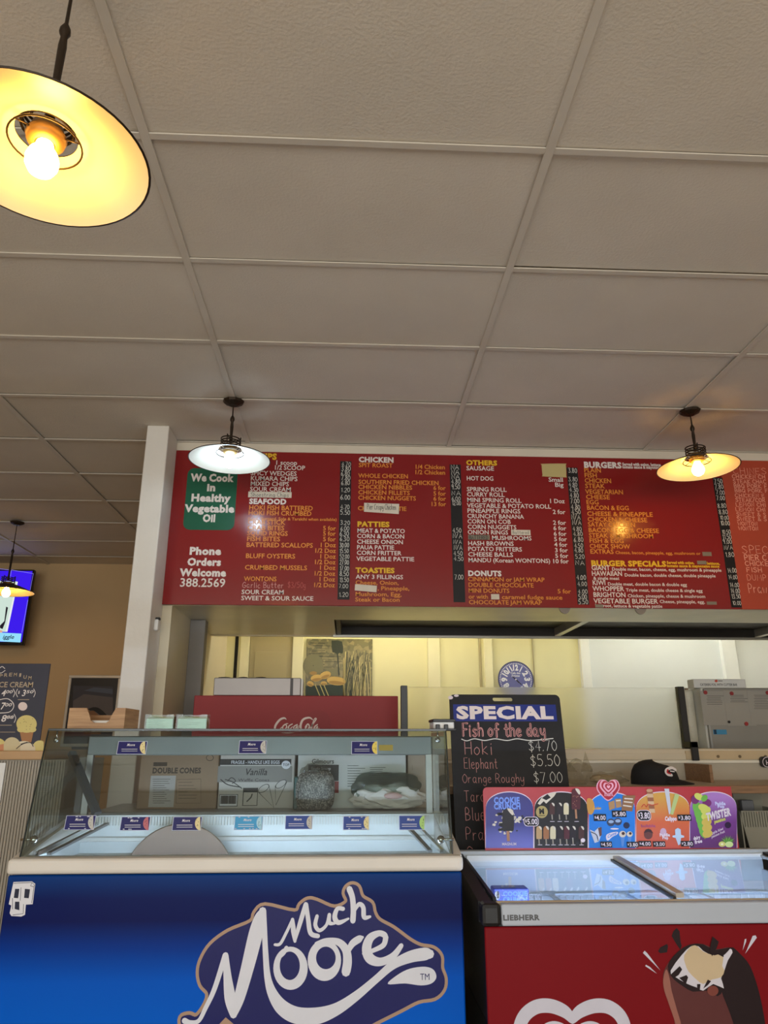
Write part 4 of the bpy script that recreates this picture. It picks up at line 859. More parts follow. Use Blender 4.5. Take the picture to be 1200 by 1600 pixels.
CH1 = ink('choc_brown', (96, 52, 52), .3); CH2 = ink('choc_dark', (38, 26, 30), .3); CH3 = ink('choc_light', (158, 104, 92), .3); ICE = ink('ice_cream', (206, 184, 150), .6); ICW = ink('ice_white', (214, 210, 220), .5)
c.poly('ice_cream_picture', CH1, [(205, 1200), (212, 1130), (260, 1040), (340, 950), (440, 890), (560, 885), (680, 930), (800, 915), (900, 980), (980, 1080), (1040, 1240), (1085, 1420), (1120, 1640), (1140, 2000), (330, 2000), (320, 1640), (262, 1440), (215, 1300)], 1, 3)
c.poly('ice_cream_picture', CH2, [(720, 1280), (740, 1120), (800, 915), (900, 980), (980, 1080), (1040, 1240), (1085, 1420), (1120, 1640), (1140, 2000), (900, 2000), (860, 1700), (800, 1500)], 2, 3)
c.poly('ice_cream_picture', CH3, [(205, 1200), (232, 1110), (262, 1190), (280, 1300), (330, 1480), (370, 1640), (390, 2000), (330, 2000), (320, 1640), (262, 1440), (215, 1300)], 2, 3)
c.poly('ice_cream_picture', CH2, [(250, 1120), (260, 1040), (340, 950), (440, 890), (560, 885), (660, 940), (800, 915), (830, 960), (760, 1100), (740, 1280), (690, 1350), (600, 1300), (470, 1310), (380, 1260), (300, 1200)], 3, 2)
c.poly('ice_cream_picture', ICW, [(270, 1120), (370, 980), (450, 905), (520, 905), (560, 945), (650, 985), (750, 980), (800, 925), (822, 960), (780, 1030), (750, 1120), (720, 1190), (745, 1280), (650, 1240), (560, 1300), (500, 1270), (420, 1240), (300, 1170)], 4, 2)
c.poly('ice_cream_picture', ICE, [(390, 985), (460, 900), (510, 905), (560, 950), (660, 985), (740, 970), (730, 1080), (750, 1120), (720, 1180), (640, 1200), (560, 1240), (500, 1200), (430, 1130), (400, 1060)], 5, 2)
for P in ([(275, 1150), (350, 1080), (372, 1110), (340, 1160), (300, 1185)], [(345, 1185), (410, 1160), (425, 1180), (405, 1240)], [(505, 1240), (535, 1240), (530, 1290), (505, 1280)], [(560, 1280), (600, 1200), (630, 1215), (600, 1250)], [(570, 930), (595, 925), (590, 960)], [(690, 975), (745, 965), (740, 1000)]): c.poly('ice_cream_picture', CH2, P, 6)
c.ell('ice_cream_picture', ink('nut_brown', (128, 66, 56)), 645, 1300, 50, 45, 6)
c.poly('chocolate_flake#1', CH2, [(325, 742), (352, 770), (362, 870), (372, 900), (358, 935), (320, 880), (282, 815), (295, 775)], 1)
c.poly('chocolate_flake#2', CH2, [(160, 950), (180, 915), (240, 885), (250, 905), (240, 960), (180, 968)], 1)
c.poly('chocolate_flake#3', CH2, [(642, 815), (698, 862), (680, 915), (638, 992), (615, 945), (625, 880)], 7)
for k, P in enumerate(([(25, 965), (40, 945), (62, 965), (180, 1120)], [(45, 1082), (52, 1070), (85, 1088), (150, 1150)], [(938, 972), (1005, 812), (1030, 808), (1042, 828)], [(915, 942), (934, 842), (948, 838), (946, 865)])): c.poly('white_dash#%d' % k, HW, P, 1)
c.build(fz_front)

# ---- price board standing on the back rail of the freezer
pbd = thing('ice_cream_board', 'red ice cream price board standing along the back of the chest freezer', 'sign', (1.06, 3.08, z(-.405)))
c = Canvas((0, 3.075, 0))
u0, v0 = c.uv(758, 1325.5); u1, v1 = c.uv(1141, 1229); u1 = c.uv(1155, 1325)[0]; v0 = z(-.4055)
mb = MB(); pts = [(u0, v0), (u1, v0), (u1, v1)]+[(u0+.018-.018*math.sin(k*math.pi/10), v1-.018+.018*math.cos(k*math.pi/10)) for k in range(6)]
pb_panel = mb.prism([(a, 3.075, b) for a, b in pts], (0, .006, 0), M('price_board_red', (176, 44, 50), .4)).build('panel', pbd)
for x in (u0+.15, u1-.15): MB().prism([(x, 3.081, v0), (x, 3.081, v1-.05), (x, 3.098, v0)], (.02, 0, 0), m_white).build('strut', pbd)
W2 = ink('board_white', (228, 214, 220)); B2 = ink('board_black', (22, 20, 24)); 
def arch(part, xl, xr, ytop, yb, mat, edge=True, cx=None):
    xm = (xl+xr)/2; rx = (xr-xl)/2
    top = [(xm-rx*math.cos(math.pi*k/24), ytop+28-28*math.sin(math.pi*k/24)**0.8) for k in range(25)]
    if edge: c.poly(part, W2, [(xl-1, yb)]+[(x, y-1.4) for x, y in top]+[(xr+1, yb)], 1)
    c.poly(part, mat, [(xl, yb)]+top+[(xr, yb)], 2)
YB_ = 1325
arch('arch_print#1', 759, 833, 1238, YB_, rampmat('arch_blue', 2, [(v0-CH-.02+CH*0, (104, 104, 190)), (v0+.02-z(-.405), (96, 98, 186)), (.09, (38, 34, 118)), (.22, (34, 30, 108))], .4))
arch('arch_print#2', 835, 918, 1238, YB_, ink('arch_black', (28, 22, 20), .4)); arch('arch_print#3', 920, 992, 1239, YB_, ink('arch_sky', (30, 120, 206), .4))
arch('arch_print#4', 994, 1077, 1238, YB_, rampmat('arch_orange', 2, [(0.0, (200, 72, 40)), (.1, (206, 92, 40)), (.19, (206, 150, 58))], .4))
arch('arch_print#5', 1078, 1151, 1238, YB_, rampmat('arch_purple', 2, [(0.0, (92, 34, 96)), (.1, (112, 50, 126)), (.19, (170, 120, 186))], .4))
# cookie crunch
c.at(740, 1200, 5.217)
LBL = ink('board_lightblue', (118, 150, 226))
c.text('lettering#1', LBL, 'COOKIE', 165, 288, 376, 48, 'h', 4); c.text('lettering#1', LBL, 'CRUNCH', 165, 335, 384, 44, 'h', 4)
CRC = ink('crumb_cream', (216, 204, 184)); rr_ = random.Random(5)
for k in range(46):
    a = rr_.uniform(0, 6.28); d = rr_.uniform(.3, 1); x, y = 283+130*d*math.cos(a), 435+105*d*math.sin(a); s_ = rr_.uniform(9, 26)*(1.2-d*.6)
    c.poly('crumbs', CRC if k % 3 else B2, [(x+s_*math.cos(b+rr_.uniform(-.3, .3)), y+s_*.8*math.sin(b)) for b in (0, 1.3, 2.7, 4, 5.2)], 3 if k % 3 else 5)
NB = [0]
def bar(x, y, w, h, mat, stick=True, layer=6, tip=None, rot=0, sm=ink('stick_wood', (170, 120, 84))):
    NB[0] += 1; IB = 'ice_cream_bar#%d' % NB[0]
    if stick: c.rect(IB, sm, x-w*.16, y+h*.4, x+w*.16, y+h*.4+h*.55, layer)
    c.poly(IB, mat, [(x-w/2, y+h*.45), (x-w/2, y-h*.3), (x-w*.3, y-h*.46), (x, y-h*.5), (x+w*.3, y-h*.46), (x+w/2, y-h*.3), (x+w/2, y+h*.45), (x+w*.2, y+h*.5), (x-w*.2, y+h*.5)], layer, 3)
    if tip: c.poly(IB, tip, [(x-w*.1, y-h*.48), (x+w*.3, y-h*.46), (x+w*.5, y-h*.3), (x+w*.35, y-h*.2)], layer+1, 3)
bar(280, 420, 90, 185, ink('choc_black', (36, 28, 26)), True, 6, CRC)
c.text('lettering#2', W2, 'MAGNUM', 230, 630, 348, 22, 'b', 6)
def price(k, txt, x0, y0, x1, y1, rnd=False, bg=B2):
    P = 'price_label#%d' % k; a, b = c.uv(x0, y1); e, f = c.uv(x1, y0); 
    if rnd:
        c.rectuv(P, W2, a-.002, b-.002, e+.002, f+.002, 8, (f-b)*.45)
        c.rectuv(P, bg, a, b, e, f, 9, (f-b)*.44)
    else: c.rectuv(P, bg, a, b, e, f, 8)
    h = (f-b)*.62; wd = e-a
    c.textuv(P, W2, '$', a+wd*.05, b+(f-b)*.42, h*.5, wd*.14, 'b', 11); c.textuv(P, W2, txt, a+wd*.2, b+(f-b)*.18, h, wd*.74, 'b', 11)
price(1, '5.00', 412, 400, 522, 470, True)
# black range
c.poly('arch_print#2', CRC, [(520, 290), (560, 230), (620, 205), (675, 198), (655, 230), (590, 290), (570, 270), (540, 300)], 4); c.poly('arch_print#2', B2, [(555, 245), (600, 212), (628, 240), (590, 262)], 5)
GLD = ink('gold', (176, 156, 96)); c.ell('emblem', GLD, 555, 358, 48, 50, 4); c.text('emblem', B2, 'M', 533, 372, 577, 40, 'h', 6); c.rect('emblem', B2, 530, 385, 580, 389, 6)
CHK = ink('choc_mid', (74, 42, 36)); WHC = ink('white_choc', (214, 200, 160)); CAR = ink('caramel', (160, 104, 62)); ALM = ink('almond', (186, 150, 102)); DRY = ink('dark_choc', (40, 30, 32)); RBY = ink('ruby', (84, 34, 40))
for x, m_ in ((638, CHK), (698, DRY), (753, WHC)): bar(x, 330, 40, 95, m_, True, 5, CRC, sm=ink('stick_pale', (150, 140, 124)))
bar(832, 250, 70, 170, RBY, True, 6, CRC)
for k in range(26): c.ell('ice_cream_bar#%d' % NB[0], CHK if k % 2 else ink('nut_tan', (150, 96, 80)), 805+rr_.random()*52, 215+rr_.random()*105, 4, 4, 8, 6)
for x, m_ in ((532, ALM), (590, CAR), (645, WHC), (705, DRY), (757, RBY), (808, DRY), (876, CHK)): bar(x, 525, 44, 105, m_, True, 5, CRC, sm=ink('stick_pale', (150, 140, 124)))
for x in (540, 600, 650, 708, 757, 810, 878, 640, 700, 756, 838): c.rect('lettering#3', W2, x-18, 624 if x not in (640, 700, 756, 838) else 433, x+18, 628 if x not in (640, 700, 756, 838) else 437, 5)
c.ell('emblem', W2, 888, 588, 18, 17, 8)
# heart badge
HPK = ink('badge_pink', (232, 168, 182)); BRD = ink('badge_red', (172, 34, 48))
def heart(cx, cy, s): return [(cx, cy+s*1.05), (cx-s*.55, cy+s*.62), (cx-s*.95, cy+.1*s), (cx-s*.98, cy-s*.4), (cx-s*.7, cy-s*.78), (cx-s*.3, cy-s*.75), (cx, cy-s*.52), (cx+s*.3, cy-s*.75), (cx+s*.7, cy-s*.78), (cx+s*.98, cy-s*.4), (cx+s*.95, cy+.1*s), (cx+s*.55, cy+s*.62)]
hp = [c.uv(*p) for p in catmull(heart(1095, 170, 94), 4, True)]
MB().prism([(a, 3.072, b) for a, b in hp], (0, .003, 0), HPK).build('heart_badge', pbd)
c.poly('badge_print', BRD, heart(1095, 168, 86), 6, 4); c.poly('badge_print', HPK, heart(1095, 152, 70), 7, 4); c.poly('badge_print', BRD, heart(1095, 150, 56), 8, 4); c.poly('badge_print', HPK, heart(1095, 152, 42), 9, 4); c.poly('badge_print', BRD, heart(1095, 150, 28), 10, 4); c.poly('badge_print', HPK, heart(1095, 152, 14), 11, 4)
c.rect('badge_print', BRD, 1055, 205, 1135, 240, 11); c.text('badge_print', HPK, 'STREETS', 1062, 227, 1130, 20, 'h', 13)
# sky arch
KR = ink('wrapper_tan', (172, 130, 84)); 
c.poly('wrapped_bar#1', ink('golden', (196, 140, 60)), [(920, 270), (935, 245), (970, 262), (985, 330), (960, 378), (930, 360)], 5, 3)
c.text('lettering#4', YEL, 'Gaytime' if False else 'Golden', 968, 338, 1036, 24, 'b', 7, italic=.3)
price(2, '4.00', 978, 375, 1075, 432)
c.at(950, 1200, 4.8)
c.poly('wrapped_bar#2', KR, [(0, 258), (45, 242), (52, 300), (8, 318)], 5); c.poly('wrapped_bar#3', KR, [(50, 232), (95, 228), (100, 290), (58, 300)], 6); c.poly('wrapped_bar#4', ink('wrapper_brown', (142, 98, 62)), [(108, 205), (203, 205), (178, 325), (98, 318)], 7)
for P in ([(60, 245), (88, 242)], [(122, 228), (180, 232)], [(118, 252), (176, 258)], [(112, 280), (170, 288)]): c.stroke('wrapper_stripe#%d' % P[0][1], CRC, P, 9, 9, 0)
price(3, '5.80', 30, 318, 132, 368)
for x, y in ((20, 408), (72, 402)): c.ell('ice_cream_cup#%d' % x, ink('cup_grey', (56, 62, 84)), x, y, 30, 28, 5); c.ell('ice_cream_cup#%d' % x, ink('cup_lid', (150, 170, 196)), x, y-6, 20, 12, 6)
c.ell('round_dot', ink('dot_navy', (30, 38, 70)), 137, 430, 24, 24, 4); c.ell('lettering#5', W2, 47, 455, 32, 6, 5)
c.at(740, 1200, 5.217)
for P in ([(945, 500), (985, 520), (1015, 600), (985, 610)], [(985, 515), (1020, 480), (1040, 540), (1018, 600)]): c.poly('cones', ink('cone_wrap', (200, 204, 214)), P, 5); 
c.poly('cones', ink('cone_choc', (96, 60, 50)), [(1012, 490), (1040, 480), (1042, 545), (1025, 560)], 6); c.stroke('cones', B2, [(955, 520), (1000, 545), (1012, 590)], 6, 7)
c.poly('lettering#6', W2, [(1080, 545), (1120, 525), (1172, 520), (1168, 540), (1130, 560), (1095, 590), (1080, 580)], 5, 3); c.text('lettering#6', ink('arch_sky', (30, 120, 206), .4), 'Corne', 1088, 572, 1160, 28, 'b', 7, y1=540, italic=.3)
price(4, '4.50', 1032, 598, 1122, 645)
c.at(950, 1200, 4.8)
for x, s_ in ((107, 1.0), (160, .85)):
    c.poly('cones', ink('cone_blue', (92, 140, 206)), [(x-18*s_, 505), (x+18*s_, 505), (x+6*s_, 588), (x-6*s_, 588)], 5); c.ell('cones', CRC, x, 495, 26*s_, 24*s_, 6); c.ell('cones', CHK, x+4, 490, 12*s_, 12*s_, 7)
price(5, '3.80', 140, 552, 222, 595)
# orange arch
for k in range(6): c.poly('striped_bar', ink('bar_stripe_%d' % (k % 2), ((150, 92, 60), (206, 170, 130))[k % 2]), [(285+k*4, 165+k*28), (332+k*3, 165+k*28), (336+k*3, 195+k*28), (289+k*4, 195+k*28)], 5)
c.ell('striped_bar', ink('bar_top', (196, 150, 110)), 308, 168, 24, 12, 6)
c.stroke('lettering#7', ink('orange_red', (190, 60, 40)), [(250, 292), (268, 272), (285, 292), (300, 272), (330, 278), (372, 268)], 6, 5)
price(6, '3.80', 220, 318, 312, 392, True)
c.poly('wrapped_bar#5', ink('tube_silver', (196, 196, 200)), [(420, 155), (455, 155), (472, 330), (455, 350)], 5); c.poly('wrapped_bar#6', ink('tube_green', (178, 190, 120)), [(498, 190), (532, 200), (485, 350), (462, 345)], 6)
c.text('lettering#8', W2, 'Calippo', 424, 394, 512, 30, 'h', 7, italic=.2)
price(7, '3.80', 520, 348, 618, 396)
c.text('lettering#9', ink('mauve', (150, 70, 120)), 'bubble', 245, 444, 355, 22, 'b', 5)
c.ell('small_treat#1', ink('treat_brown', (110, 60, 54)), 300, 500, 32, 34, 5); c.poly('small_treat#1', ink('treat_dark', (62, 34, 36)), [(264, 488), (280, 462), (300, 455), (320, 462), (338, 490), (300, 478)], 6)
c.ell('small_treat#2', ink('treat_pink', (206, 170, 190)), 412, 480, 24, 30, 5); c.text('lettering#10', W2, 'Paddle', 385, 512, 462, 22, 'h', 7); c.text('lettering#10', W2, 'Pop', 405, 532, 450, 20, 'h', 7)
c.poly('small_treat#3', ink('treat_blue', (186, 206, 226)), [(500, 462), (520, 448), (542, 460), (545, 500), (568, 508), (568, 520), (545, 524), (540, 570), (525, 580), (505, 524), (480, 518), (482, 506), (502, 502)], 5)
price(8, '4.00', 228, 545, 318, 588); price(9, '3.00', 336, 548, 424, 590); price(10, '2.80', 544, 545, 634, 588)
# purple arch
TW = [ink('twist_yellow', (206, 206, 96)), ink('twist_green', (112, 176, 72)), ink('twist_purple', (120, 48, 106)), ink('twist_gold', (206, 176, 80))]
for k in range(5):
    y = 300+k*44; x = 668+k*12
    c.ell('twist_ice', TW[1], x, y, 34, 52, 5+.2*k, 18, -20); c.ell('twist_ice', TW[3] if k > 1 else TW[0], x+62-k*9, y+16, 38, 30, 6+.2*k, 18, -15)
c.ell('twist_ice', TW[2], 650, 236, 30, 34, 7, 18); c.ell('twist_ice', TW[2], 738, 262, 34, 30, 7, 18); c.ell('twist_ice', TW[0], 676, 214, 36, 24, 8, 18, 30); c.ell('twist_ice', TW[1], 718, 226, 22, 28, 8, 18, 40); c.ell('twist_ice', TW[0], 715, 300, 46, 28, 8, 18, 25)
c.rect('twist_ice', ink('stick_wood', (170, 120, 84)), 714, 488, 728, 532, 6)
c.text('lettering#11', ink('lilac', (206, 206, 236)), 'Paddle', 802, 278, 880, 24, 'h', 5); c.text('lettering#11', ink('lilac', (206, 206, 236)), 'Pop', 820, 298, 872, 20, 'h', 5)
c.text('lettering#12', W2, 'TWISTER', 735, 394, 915, 54, 'h', 12, y1=352); c.text('lettering#13', TW[0], 'passion', 792, 414, 876, 24, 'h', 12, y1=390)
c.ell('round_dot#2', ink('dot_plum', (46, 26, 60)), 897, 428, 24, 24, 4); c.text('lettering#14', W2, 'apple kiwi', 768, 502, 862, 20, 'b', 5, y1=462); c.text('lettering#15', W2, 'passion fruit', 774, 525, 874, 18, 'b', 5, y1=482)
c.text('lettering#16', W2, 'dairy', 640, 540, 690, 24, 'h', 5, y1=528); c.text('lettering#16', W2, 'free', 650, 568, 705, 24, 'h', 5, y1=556)
for k in range(9):
    a = math.radians(200+k*18); c.poly('fruit_picture', TW[1] if k % 2 else ink('leaf_dark', (90, 130, 60)), [(895+10*math.cos(a+1.5), 560+10*math.sin(a+1.5)), (895+62*math.cos(a), 560+58*math.sin(a)), (895-10*math.cos(a+1.5), 560-10*math.sin(a+1.5))], 5)
c.ell('fruit_picture', ink('kiwi_cut', (212, 206, 120)), 852, 570, 26, 20, 7); c.ell('fruit_picture', ink('kiwi_core', (240, 236, 200)), 852, 570, 10, 8, 8); c.ell('fruit_picture', ink('apple_cut', (206, 222, 150)), 905, 572, 30, 22, 7)
c.build(pb_panel)

# ================================================================== CHALK SPECIAL BOARD (leans back, stands on the floor)
bt, bb_ = PY(788, 1085, 3.345), Vector((0, 3.15, 0.0))
lean = Vector((0, bt.y-bb_.y, bt.z)).normalized()
sb = thing('special_board', 'leaning black chalkboard headed SPECIAL between the two freezers', 'chalkboard', (.70, 3.18, 0))
c = Canvas((0, bb_.y, 0), (1, 0, 0), lean)
ul, vt = c.uv(702, 1085); ur, _ = c.uv(874, 1086)
m_bb = M('chalkboard_black', (30, 28, 28), .75, var=.25, scale=14)
r = .022; pts = [(ul, 0.002), (ur, 0.002)]+[(ur-r+r*math.cos(k*math.pi/10), vt-r+r*math.sin(k*math.pi/10)) for k in range(6)]+[(ul+r-r*math.sin(k*math.pi/10), vt-r+r*math.cos(k*math.pi/10)) for k in range(6)]
h0, h1 = c.uv(770, 1095.5), c.uv(801, 1089.5); hr = (h1[1]-h0[1])/2
hole = [(h0[0]+hr-hr*math.sin(k*math.pi/8), (h0[1]+h1[1])/2+hr*math.cos(k*math.pi/8)) for k in range(9)]+[(h1[0]-hr+hr*math.sin(k*math.pi/8), (h0[1]+h1[1])/2-hr*math.cos(k*math.pi/8)) for k in range(9)]
loops = [[Vector((a, b, 0)) for a, b in pts], [Vector((a, b, 0)) for a, b in hole]]
tri = tessellate_polygon(loops); allp = pts+hole; n = len(allp); back = -c.n*.012
vs_ = [c.w(a, b, 0) for a, b in allp]; vs_ += [p+back for p in vs_]
fs_ = [tuple(t_) for t_ in tri]+[tuple(n+i for i in t_) for t_ in tri]
for s0, cnt in ((0, len(pts)), (len(pts), len(hole))): fs_ += [(s0+i, s0+(i+1) % cnt, n+s0+(i+1) % cnt, n+s0+i) for i in range(cnt)]
sb_board = MB().add(vs_, fs_, m_bb).build('board', sb)
hp0 = c.w((ul+ur)/2, vt-.08, 0)
MB().bar(c.w(ul+.03, vt-.3, 0)+Vector((0, .02, 0)), Vector((c.w(ul+.03, 0, 0).x, 3.40, .004)), .02, .02, m_black).build('back_leg', sb)
MB().bar(c.w(ur-.03, vt-.3, 0)+Vector((0, .02, 0)), Vector((c.w(ur-.03, 0, 0).x, 3.40, .004)), .02, .02, m_black).build('back_leg', sb)
a0_, b0_ = c.uv(709, 1127); a1_, b1_ = c.uv(868, 1101)
c.rectuv('blue_band', ink('band_blue', (28, 44, 122)), a0_, b0_, a1_, b1_, 1)
c.text('heading', ink('heading_white', (230, 214, 206)), 'SPECIAL', 714, 1122.5, 865, 18, 'h', 2)
for a, y, h in ((704, 1090, 3), (713, 1087, 2)): c.ell('worn_corner', W2, a, y, 4, h, 1, 7)
c.at(680, 1060, 3.75)
c.text('chalk_writing#1', PINK, 'Fish of the day', 160, 338, 655, 72, 'hand', 2, wd=.17, jit=.03); c.text('chalk_outline', B2, 'Fish of the day', 160, 338, 655, 72, 'hand', 3, wd=.05, jit=.03)
c.stroke('chalk_writing#2', CHALK, [(155, 356), (185, 366), (230, 354), (290, 364), (350, 354), (420, 364), (480, 354), (560, 364), (690, 352)], 5, 2)
for k, (t_, x0, x1, y, h, m_) in enumerate((('Hoki', 170, 345, 445, 75, PINK), ('$4.70', 550, 722, 425, 60, CHALK), ('Elephant', 168, 372, 528, 60, PINK), ('$5.50', 560, 740, 515, 65, CHALK), ('Orange Roughy', 160, 528, 612, 52, PINK), ('$7.00', 580, 755, 612, 62, CHALK), ('Tara', 172, 300, 722, 62, PINK), ('Blue', 178, 300, 832, 75, PINK), ('Pra', 180, 295, 945, 70, PINK))):
    c.text('chalk_writing#%d' % (k+3), m_, t_, x0, y, x1, h, 'hand', 2, wd=.048, jit=.03)
c.stroke('chalk_writing#20', PINK, [(188, 998), (200, 985), (218, 998)], 4, 2)
c.build(sb_board)

# ================================================================== SERVING COUNTER AND SNEEZE SCREEN
m_lam = M('counter_laminate', (176, 166, 148), .5, var=.05); m_lamw = M('counter_edge', (206, 194, 170), .45, var=.05); m_cwood = woodmat('counter_wood', (120, 88, 58), (150, 112, 78), (3, 40, 40))
CX0, CX1 = 0.42, 3.62
ct = thing('serving_counter', 'long cream serving counter with open shelves behind the freezers', 'counter', (2.0, 3.8, 0))
MB().box(CX0, CX1, 3.98, 4.03, 0.0, z(-.10), m_lam, .002).build('back_panel', ct)
MB().box(CX0, CX1, 3.985, 4.30, z(-.098), z(-.036), m_lamw, .004).build('ledge', ct)
MB().box(CX0, CX1, 3.972, 3.985, z(-.108), z(-.094), M('ledge_strip', (230, 224, 208), .4), .002).build('ledge_strip', ct)
MB().box(CX0, 1.80, 3.978, 3.985, z(-.092), z(-.060), m_lamw, .001).build('ledge_face', ct)
MB().box(1.80, CX1, 3.976, 3.985, z(-.090), z(-.046), M('ledge_repair', (196, 174, 138), .5, var=.1), .001).build('ledge_face', ct)
for x in (1088, 1122, 1156, 1196):
    p = PY(x, 1182, 3.975); MB().lathe((0, 0, 0), [(0, -.002), (.006, -.001), (.007, .002)], m_alu, 10).v
    s_ = MB(); s_.prism([(p.x+.008*math.cos(k*math.pi/5), 3.976, p.z+.008*math.sin(k*math.pi/5)) for k in range(10)], (0, -.003, 0), M('screw_brown', (110, 92, 66), .5)); s_.build('screw', ct)
MB().box(CX0, CX1, 3.44, 3.975, z(-.222), z(-.192), m_lam, .003).build('shelf', ct)
MB().box(CX0, CX1, 3.432, 3.44, z(-.224), z(-.190), m_cwood, .002).build('shelf_edge', ct)
xd = PY(1082, 1200, 3.9).x
MB().box(xd-.008, xd+.008, 3.70, 3.975, z(-.192), z(-.108), m_cwood, .001).build('upright', ct)
for x in (CX0+.02, 1.75, CX1-.02): MB().box(x-.015, x+.015, 3.46, 3.975, 0, z(-.222), m_black, .002).build('support_panel', ct)
MB().box(CX0+.04, CX1-.04, 3.46, 3.975, .10, .13, m_black, .002).build('lower_shelf', ct)
MB().box(CX0+.04, CX1-.04, 3.46, 3.975, z(-.52), z(-.50), m_black, .002).build('middle_shelf', ct)
m_frost = frostmat('frosted_acrylic', (248, 247, 240))
gs = thing('sneeze_screen', 'frosted clear screen on black posts along the counter ledge', 'screen', (1.07, 4.05, z(-.036)))
MB().box(.31, 1.835, 4.052, 4.057, z(-.034), z(.287), m_frost, .001).build('sheet', gs)
for x, zb_ in ((.302, z(-.036)), (1.845, z(-.036))): MB().box(x-.018, x+.018, 4.035, 4.075, zb_, z(.293), m_black, .002).build('post', gs)
MB().box(1.827, 1.863, 3.955, 3.972, z(-.095), z(.0), m_black, .002).box(1.827, 1.863, 3.955, 4.04, z(-.03), z(.0), m_black, .002).build('post_bracket', gs)
# --- things on the shelf
def cap_at(px, py, Y):
    p = PY(px, py, Y); p.z = z(-.192)
    t = thing('cap', 'black baseball cap with a small round emblem on the counter shelf', 'cap', p); blk = M('cap_cloth', (20, 20, 22), .85, bump=.2, bscale=200)
    mb = MB(); n = 28; rings = [(1.0, 0), (.99, .03), (.93, .06), (.80, .085), (.58, .100), (.30, .108), (.02, .110)]
    vs, fs = [], []
    for q, zz in rings:
        for k in range(n):
            a = 2*math.pi*k/n; vs.append((p.x-.02+.112*q*math.cos(a), p.y+.1*q*math.sin(a), p.z+.92*zz*(1-.10*math.cos(a))+0.001))
    for i in range(len(rings)-1): fs += [(i*n+k, i*n+(k+1) % n, (i+1)*n+(k+1) % n, (i+1)*n+k) for k in range(n)]
    mb.add(vs, fs, blk, True).build('crown', t)
    mb = MB(); vs, fs = [], []; m = 14
    for j in range(5):
        for k in range(m+1):
            a = -math.pi*.46+math.pi*.92*k/m; s_ = j/4
            bx, by = .110*math.cos(a), .1*math.sin(a)
            vs.append((p.x-.02+bx+s_*.075*math.cos(a)**.7, p.y+by*(1+.08*s_), p.z+.022-.018*s_*1.0))
    fs = [(j*(m+1)+k, j*(m+1)+k+1, (j+1)*(m+1)+k+1, (j+1)*(m+1)+k) for j in range(4) for k in range(m)]
    o = mb.add(vs, fs, blk, True).build('brim', t); md = o.modifiers.new('thickness', 'SOLIDIFY'); md.thickness = .003
    MB().blob((p.x-.02, p.y, p.z+.101), .007, .007, .004, blk, 0, 2, flat=False).build('button', t)
    cc = Canvas((0, p.y-.0985, p.z), (1, 0, 0), (0, .12, 1))
    return t, cc, p
t, cc, p = cap_at(1030, 1222, 3.60)
cc2 = Canvas((p.x+.03, p.y-.0895, p.z+.04), (.90, .30, 0), (-.1, .40, 1)); cc2.at(-9, 0, 1)
E1 = ink('emblem_white', (230, 224, 224)); E2 = ink('emblem_red', (190, 40, 50))
cc2.stroke('emblem', E1, [(1064, 1203), (1058, 1200), (1051, 1202), (1049, 1206), (1052, 1210), (1058, 1211)], 3.6, 2, 5); cc2.stroke('emblem', E2, [(1052, 1203), (1051, 1207), (1056, 1209)], 2, 4, 5); cc2.stroke('emblem', E1, [(1056, 1205), (1062, 1206)], 1.6, 3, 0)
cc2.build(t)
m_clear = glassmat('crinkled_clear_bag', (244, 243, 238), .1, 1.4, 1.0, .14, (222, 218, 206))
def bag(px0, px1, py, Y, hgt, seed, label, spiky=False, fill=None):
    a, b = PY(px0, py, Y), PY(px1, py, Y); zc_ = z(-.192)
    t = thing('plastic_bag', label, 'plastic bag', ((a.x+b.x)/2, Y, zc_), 'plastic bags on the counter shelf')
    mb = MB(); mb.blob(((a.x+b.x)/2, Y, zc_+hgt*.42), (b.x-a.x)/2, .07, hgt*.5, m_clear, .22, 4, seed)
    mb.build('film', t)
    if spiky:
        s_ = MB(); rr2 = random.Random(seed)
        for k in range(2):
            x = a.x+(b.x-a.x)*(.2+.6*k); h = hgt*(1.05+.25*k)
            s_.add([(x-.03, Y-.03, zc_+hgt*.5), (x+.03, Y-.02, zc_+hgt*.5), (x+rr2.uniform(-.02, .02), Y+rr2.uniform(-.03, .02), zc_+h), (x, Y+.03, zc_+hgt*.5)], [(0, 1, 2), (1, 3, 2), (3, 0, 2)], m_clear)
        s_.build('crumpled_top', t)
    if fill: MB().blob(((a.x+b.x)/2-.03, Y, zc_+hgt*.36), (b.x-a.x)*.42, .05, hgt*.36, fill, .12, 3, seed+3).build('contents', t)
bag(884, 924, 1225, 3.58, .115, 21, 'clear crumpled plastic bag with upright edges beside the chalkboard', True)
bag(928, 978, 1225, 3.62, .06, 33, 'flat clear plastic bag left of the black cap', False, M('bag_contents', (168, 150, 118), .7, bump=.3, bscale=40))
